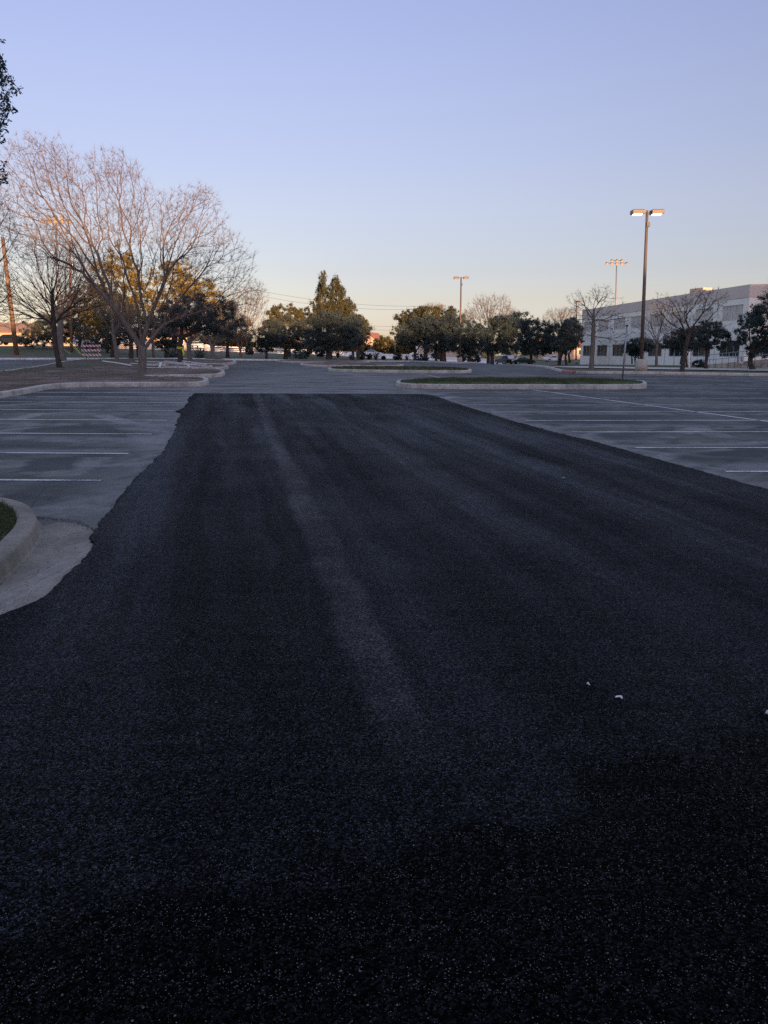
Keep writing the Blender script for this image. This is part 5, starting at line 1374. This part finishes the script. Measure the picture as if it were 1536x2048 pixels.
gable_house(1125, 230, 13, 9, 3.6, 1.6, -.05, 'sunlit orange brick house glimpsed under the trees beside the white building', 'pink', .6, wins=3)
gable_house(1080, 240, 6, 7, 3.0, 1.4, .2, 'small sunlit house glimpsed behind the black sedan', 'tan', .6, wins=1)

# ================================================================== SIGNS AND SMALL POSTS
def post(px, Y, tpy, label, r=.035, mat='steel', tpx=None, cat='post', name='sign_post'):
    b = col(px, Y); v = at(tpx or px, tpy, Y) - b; root = empty(name, b, 0, label, cat)
    q = MB(); q.tube([(0, 0, -.1), tuple(v)], r, 6); q.build('pole', M[mat], root); return root, v
# tall thin post in the grass island
def island_post():
    b = gp(1244, 772); b.z += .15; v = at(1254, 651, b.y) - b; root = empty('sign_post', b, 0, 'tall thin square post planted in the long grass island', 'post')
    q = MB(); q.tube([tuple(v * -.03), tuple(v)], .035, 4); q.build('pole', M['steel'], root)
    q = MB(); q.box(tuple(v), (.1, .1, .05)); q.build('cap', M['black'], root)
    q = MB(); q.box(tuple(v + Vector((.02, .03, -.35))), (.03, .02, .6)); q.build('sign_edge', M['white'], root)
island_post()
# diamond sign seen from behind
root, v = post(957, 118, 712, 'thin post carrying a diamond sign beside the dark shrub', cat='sign', name='warning_sign')
q = MB(); q.box(tuple(v + Vector((0, -.05, -.05))), (.62, .02, .62), rot=Matrix.Rotation(PI / 4, 3, 'Y')); q.build('sign_panel', M['offwhite'], root)
# accessible parking sign
def acc():
    Y = 60; b = col(1482, Y); t = at(1483, 714.5, Y) - b; root = empty('parking_sign', b, 0, 'white accessible-parking sign on a short post before the ramp railing', 'sign')
    q = MB(); q.tube([(0, 0, -.1), tuple(t)], .03, 6); q.build('pole', M['steel'], root)
    w = .17; h = 12 / F * Y
    q = MB(); q.box(tuple(t + Vector((0, -.04, -h / 2))), (w * 1.6, .015, h)); pn = q.build('sign_panel', M['white'], root)
    q = MB(); c_ = t + Vector((0, -.053, -h / 2)); S_ = .5
    q.tube([tuple(c_ + Vector((-.01, 0, .12)) ), tuple(c_ + Vector((-.01, -.004, .12)))], .028, 10)
    for (x, z, ww, hh2, r_) in ((-.005, .05, .03, .12, 0), (.03, .045, .07, .022, 0), (.035, 0.0, .08, .024, 0), (.075, -.05, .024, .10, .2)): q.box(tuple(c_ + Vector((x, 0, z))), (ww, .006, hh2), rot=Matrix.Rotation(r_, 3, 'Y'))
    for k in range(9):
        t0 = .6 + k * .5; q.box(tuple(c_ + Vector((.01 + math.cos(t0) * -.06, 0, -.045 + math.sin(t0) * .06))), (.022, .006, .03), rot=Matrix.Rotation(t0, 3, 'Y'))
    q.build('wheelchair_symbol', M['blue'], pn)
acc()
root, v = post(1379, 58, 701, 'white square post with a dark cap beside the dark shrub tree', .07, 'white')
q = MB(); q.box(tuple(v), (.2, .2, .1)); q.build('cap', M['black'], root)
post(1348, 74, 706, 'thin dark post left of the wide bare tree', .03)
post(1476, 70, 699, 'slender dark post against the white wall beside the large dark oak', .05, 'black')
post(1069, 125, 704, 'thin grey post right of the black sedan', .05)
post(1104, 130, 708, 'thin pale post in front of the white car by the building', .05, 'offwhite')
post(790, 120, 680, 'thin grey post rising before the olive bushes', .045)
post(742, 124, 690, 'short grey post with small sign below the orange roof', .05)
post(826, 104, 712, 'short white marker post at the kerb by the slim-trunked oak', .05, 'offwhite')
for i, (px, lab) in enumerate(((1121.5, 'yellow bollard nearest the small sunlit house'), (1137, 'yellow bollard beside the thin-crowned tree'), (1152, 'yellow bollard next to the white building corner'))):
    r_, v = post(px, 175, 715.5, lab, .14, 'yellow', cat='bollard', name='bollard'); q = MB(); q.tube([tuple(v), tuple(v + Vector((0, 0, .1)))], [.14, .05], 8); q.build('cap', M['white'], r_)
# leaning prop post against stout tree
# ================================================================== LITTER AND CRUMBS
def scrap(px, py, w, label, seed, mat='offwhite'):
    rng = random.Random(seed); b = gp(px, py); m = MB(); n_ = 7; w = w / F * b.y
    ring = [(math.cos(2 * PI * i / n_) * w * .5 * rng.uniform(.6, 1.1), math.sin(2 * PI * i / n_) * w * .6 * rng.uniform(.5, 1), .008 + rng.uniform(0, .018)) for i in range(n_)]
    m.add(ring + [(0, 0, .022)], [(i, (i + 1) % n_, n_) for i in range(n_)]); o = m.build('paper_scrap', M[mat]); o.location = b + Vector((0, 0, .032)); o.modifiers.new('s', 'SOLIDIFY').thickness = .002
    tag(o, label, 'litter')
scrap(1237, 1411, 20, 'larger white paper scrap on the new paving', 1, 'white')
scrap(1175, 1384, 9, 'small pale scrap beside the larger white scrap', 2)
scrap(1127, 963, 8, 'tiny white scrap midway across the new paving', 3, 'white')
scrap(931, 907, 5, 'faint reddish scrap near the far end of the new paving', 4, 'red')
scrap(1534, 1444, 12, 'pale scrap cut off by the picture edge', 5)
rng = random.Random(44); m = MB()
def crumb(p, s):
    vs = [Vector((rng.uniform(-1, 1), rng.uniform(-1, 1), rng.uniform(0, 1.2))) * s for _ in range(5)]
    vs = [Vector((s, 0, 0)), Vector((-s * .6, s * .8, 0)), Vector((-s * .5, -s * .9, 0)), Vector((s * .2, s * .1, s * .9)), Vector((-s * .4, 0, s * .7))]
    R_ = Matrix.Rotation(rng.uniform(0, 6.28), 3, 'Z')
    m.add([p + R_ @ (v * rng.uniform(.7, 1.2)) for v in vs], [(0, 1, 3), (1, 4, 3), (1, 2, 4), (2, 0, 3), (2, 3, 4), (0, 2, 1)])
for i in range(420):
    j = rng.randrange(0, 32); a = gp(*LEFT[j]) if i < 40 else None
    p0 = LEFT[j]; p1 = LEFT[min(j + 1, 32)]; t = rng.random()
    px = p0[0] + (p1[0] - p0[0]) * t; py = p0[1] + (p1[1] - p0[1]) * t; dist = abs(rng.gauss(0, 1))
    sc_ = (py - 685) / 300.0
    q = gp(px - (4 + dist * 38) * sc_ - 1, py + rng.uniform(-6, 6) * sc_)
    crumb(q + Vector((0, 0, .010)), rng.uniform(.002, .006) * (1.8 if rng.random() < .08 else 1))
for i in range(260):
    j = rng.randrange(0, 11); t = rng.random(); p0, p1 = RIGHT[j], RIGHT[j + 1]; px = p0[0] + (p1[0] - p0[0]) * t; py = p0[1] + (p1[1] - p0[1]) * t
    crumb(gp(px + (2 + abs(rng.gauss(0, 1)) * 18) * (py - 685) / 200, py - 1) + Vector((0, 0, .008)), rng.uniform(.003, .009))
for i in range(420):
    px = rng.uniform(62, 190); py = 1036 + (px - 62) * .09 + (max(0, px - 150) ** 1.25) * .16 + rng.gauss(0, 1.6); crumb(gp(px, py) + Vector((0, 0, .012)), rng.uniform(.002, .007))
o = m.build('gravel', M['black']); tag(o, 'dark asphalt crumbs scattered along the paving edge and apron', 'gravel', kind='stuff')
# dirt mound at the feet of the trees is part of the mulch; storm debris on the mulch
rng = random.Random(9); m = MB()
for i in range(420):
    px = rng.uniform(-20, 400); py = rng.uniform(741, 768) if px < 270 else rng.uniform(760, 768)
    p = gp(px, py); crumb(p + Vector((0, 0, .18)), rng.uniform(.02, .05))
tag(m.build('debris', M['bark']), 'wood chips and leaf litter over the mulch', 'debris', kind='stuff')

# unseen blocks added behind the viewpoint to cast sunset shade over the lot
def add_shade_block(x0, x1, y0, y1, h, label):
    root = empty('added_shade_block', ((x0 + x1) / 2, y1, 0), 0, label, 'building'); cx_ = (x0 + x1) / 2
    m = MB(); m.box((0, (y0 - y1) / 2, h / 2 - .2), (x1 - x0, y1 - y0, h + .4)); m.build('wall', M['wallwhite'], root)
    m = MB(); m.box((0, (y0 - y1) / 2, h + .25), (x1 - x0 + .6, y1 - y0 + .6, .5)); m.build('roof', M['beige'], root)
    k = int((x1 - x0) / 6)
    for i in range(k):
        x = (i + .5) / k * (x1 - x0) - (x1 - x0) / 2; q = MB(); q.box((x, .03, 2.4), (3.6, .1, 2.0)); q.build('window', M['glass'], root)
add_shade_block(-90, 84, -80, -56, 12.2, 'low white shade block added behind the viewpoint')
add_shade_block(86, 190, -80, -58, 16.6, 'taller white shade block added behind the viewpoint')

# ================================================================== SKY, SUN, CAMERA
SUN_AZ, SUN_EL = R(160), R(2.9)
w = bpy.data.worlds.new('World'); sc.world = w; w.use_nodes = True
nt = w.node_tree; bg = nt.nodes['Background']
class WN(N):
    def __init__(s, t): s.t = t; s.n = t.nodes; s.l = t.links
n = WN(nt)
sky = n.new('ShaderNodeTexSky'); sky.sky_type = 'NISHITA'; sky.sun_disc = False; sky.sun_elevation = SUN_EL; sky.sun_rotation = SUN_AZ
sky.air_density = 1.0; sky.dust_density = .6; sky.ozone_density = 1.6
geo = n.new('ShaderNodeTexCoord'); sx = n.new('ShaderNodeSeparateXYZ'); n.l.new(geo.outputs['Generated'], sx.inputs[0])
tint = n.ramp(sx.outputs[2], [(0.000, (1.360, 2.149, 10.042)), (0.012, (1.236, 1.791, 7.724)), (0.025, (1.025, 1.329, 4.641)), (0.043, (0.985, 1.129, 2.930)), (0.068, (0.989, 0.981, 1.834)), (0.103, (1.027, 0.928, 1.460)), (0.138, (1.127, 0.956, 1.359)), (0.183, (1.279, 1.012, 1.337)), (0.286, (1.511, 1.138, 1.446)), (0.376, (1.650, 1.216, 1.575)), (0.600, (3.800, 2.900, 3.100)), (1.000, (5.000, 3.800, 3.900))])
SKYMIX = n.mix(1, sky.outputs[0], tint, 'MULTIPLY')
side = n.math('MULTIPLY', n.math('MULTIPLY', sx.outputs[0], -.55, clamp=True), n.math('SUBTRACT', 1, n.math('MULTIPLY', n.math('ABSOLUTE', sx.outputs[2]), 5), clamp=True))
SKYMIX = n.mix(side, SKYMIX, n.mix(1, SKYMIX, (2.4, 2.2, 1.6), 'MULTIPLY'))
n.l.new(SKYMIX, bg.inputs[0]); bg.inputs[1].default_value = .15
sl = bpy.data.lights.new('sun', 'SUN'); sl.energy = 4.5; sl.angle = R(.6); sl.color = (1, .58, .30)
so = link(bpy.data.objects.new('sun', sl))
sd = Vector((math.sin(SUN_AZ) * math.cos(SUN_EL), math.cos(SUN_AZ) * math.cos(SUN_EL), math.sin(SUN_EL)))
so.rotation_euler = sd.to_track_quat('Z', 'Y').to_euler(); so.location = sd * 100 + Vector((0, 0, 30))
cam = bpy.data.cameras.new('camera'); co = link(bpy.data.objects.new('camera', cam)); co.location = (0, 0, EYE); co.rotation_euler = (PI / 2 - PITCH, 0, 0)
cam.sensor_fit = 'VERTICAL'; cam.sensor_height = 36; cam.lens = F / 2048 * 36; cam.clip_start = .05; cam.clip_end = 6000
sc.camera = co
sc.view_settings.view_transform = 'Standard'; sc.view_settings.look = 'None'; sc.view_settings.gamma = 1; sc.view_settings.exposure = 1.0
sc.cycles.max_bounces = 6; sc.cycles.diffuse_bounces = 2; sc.cycles.glossy_bounces = 2; sc.cycles.transparent_max_bounces = 4; sc.cycles.use_denoising = False
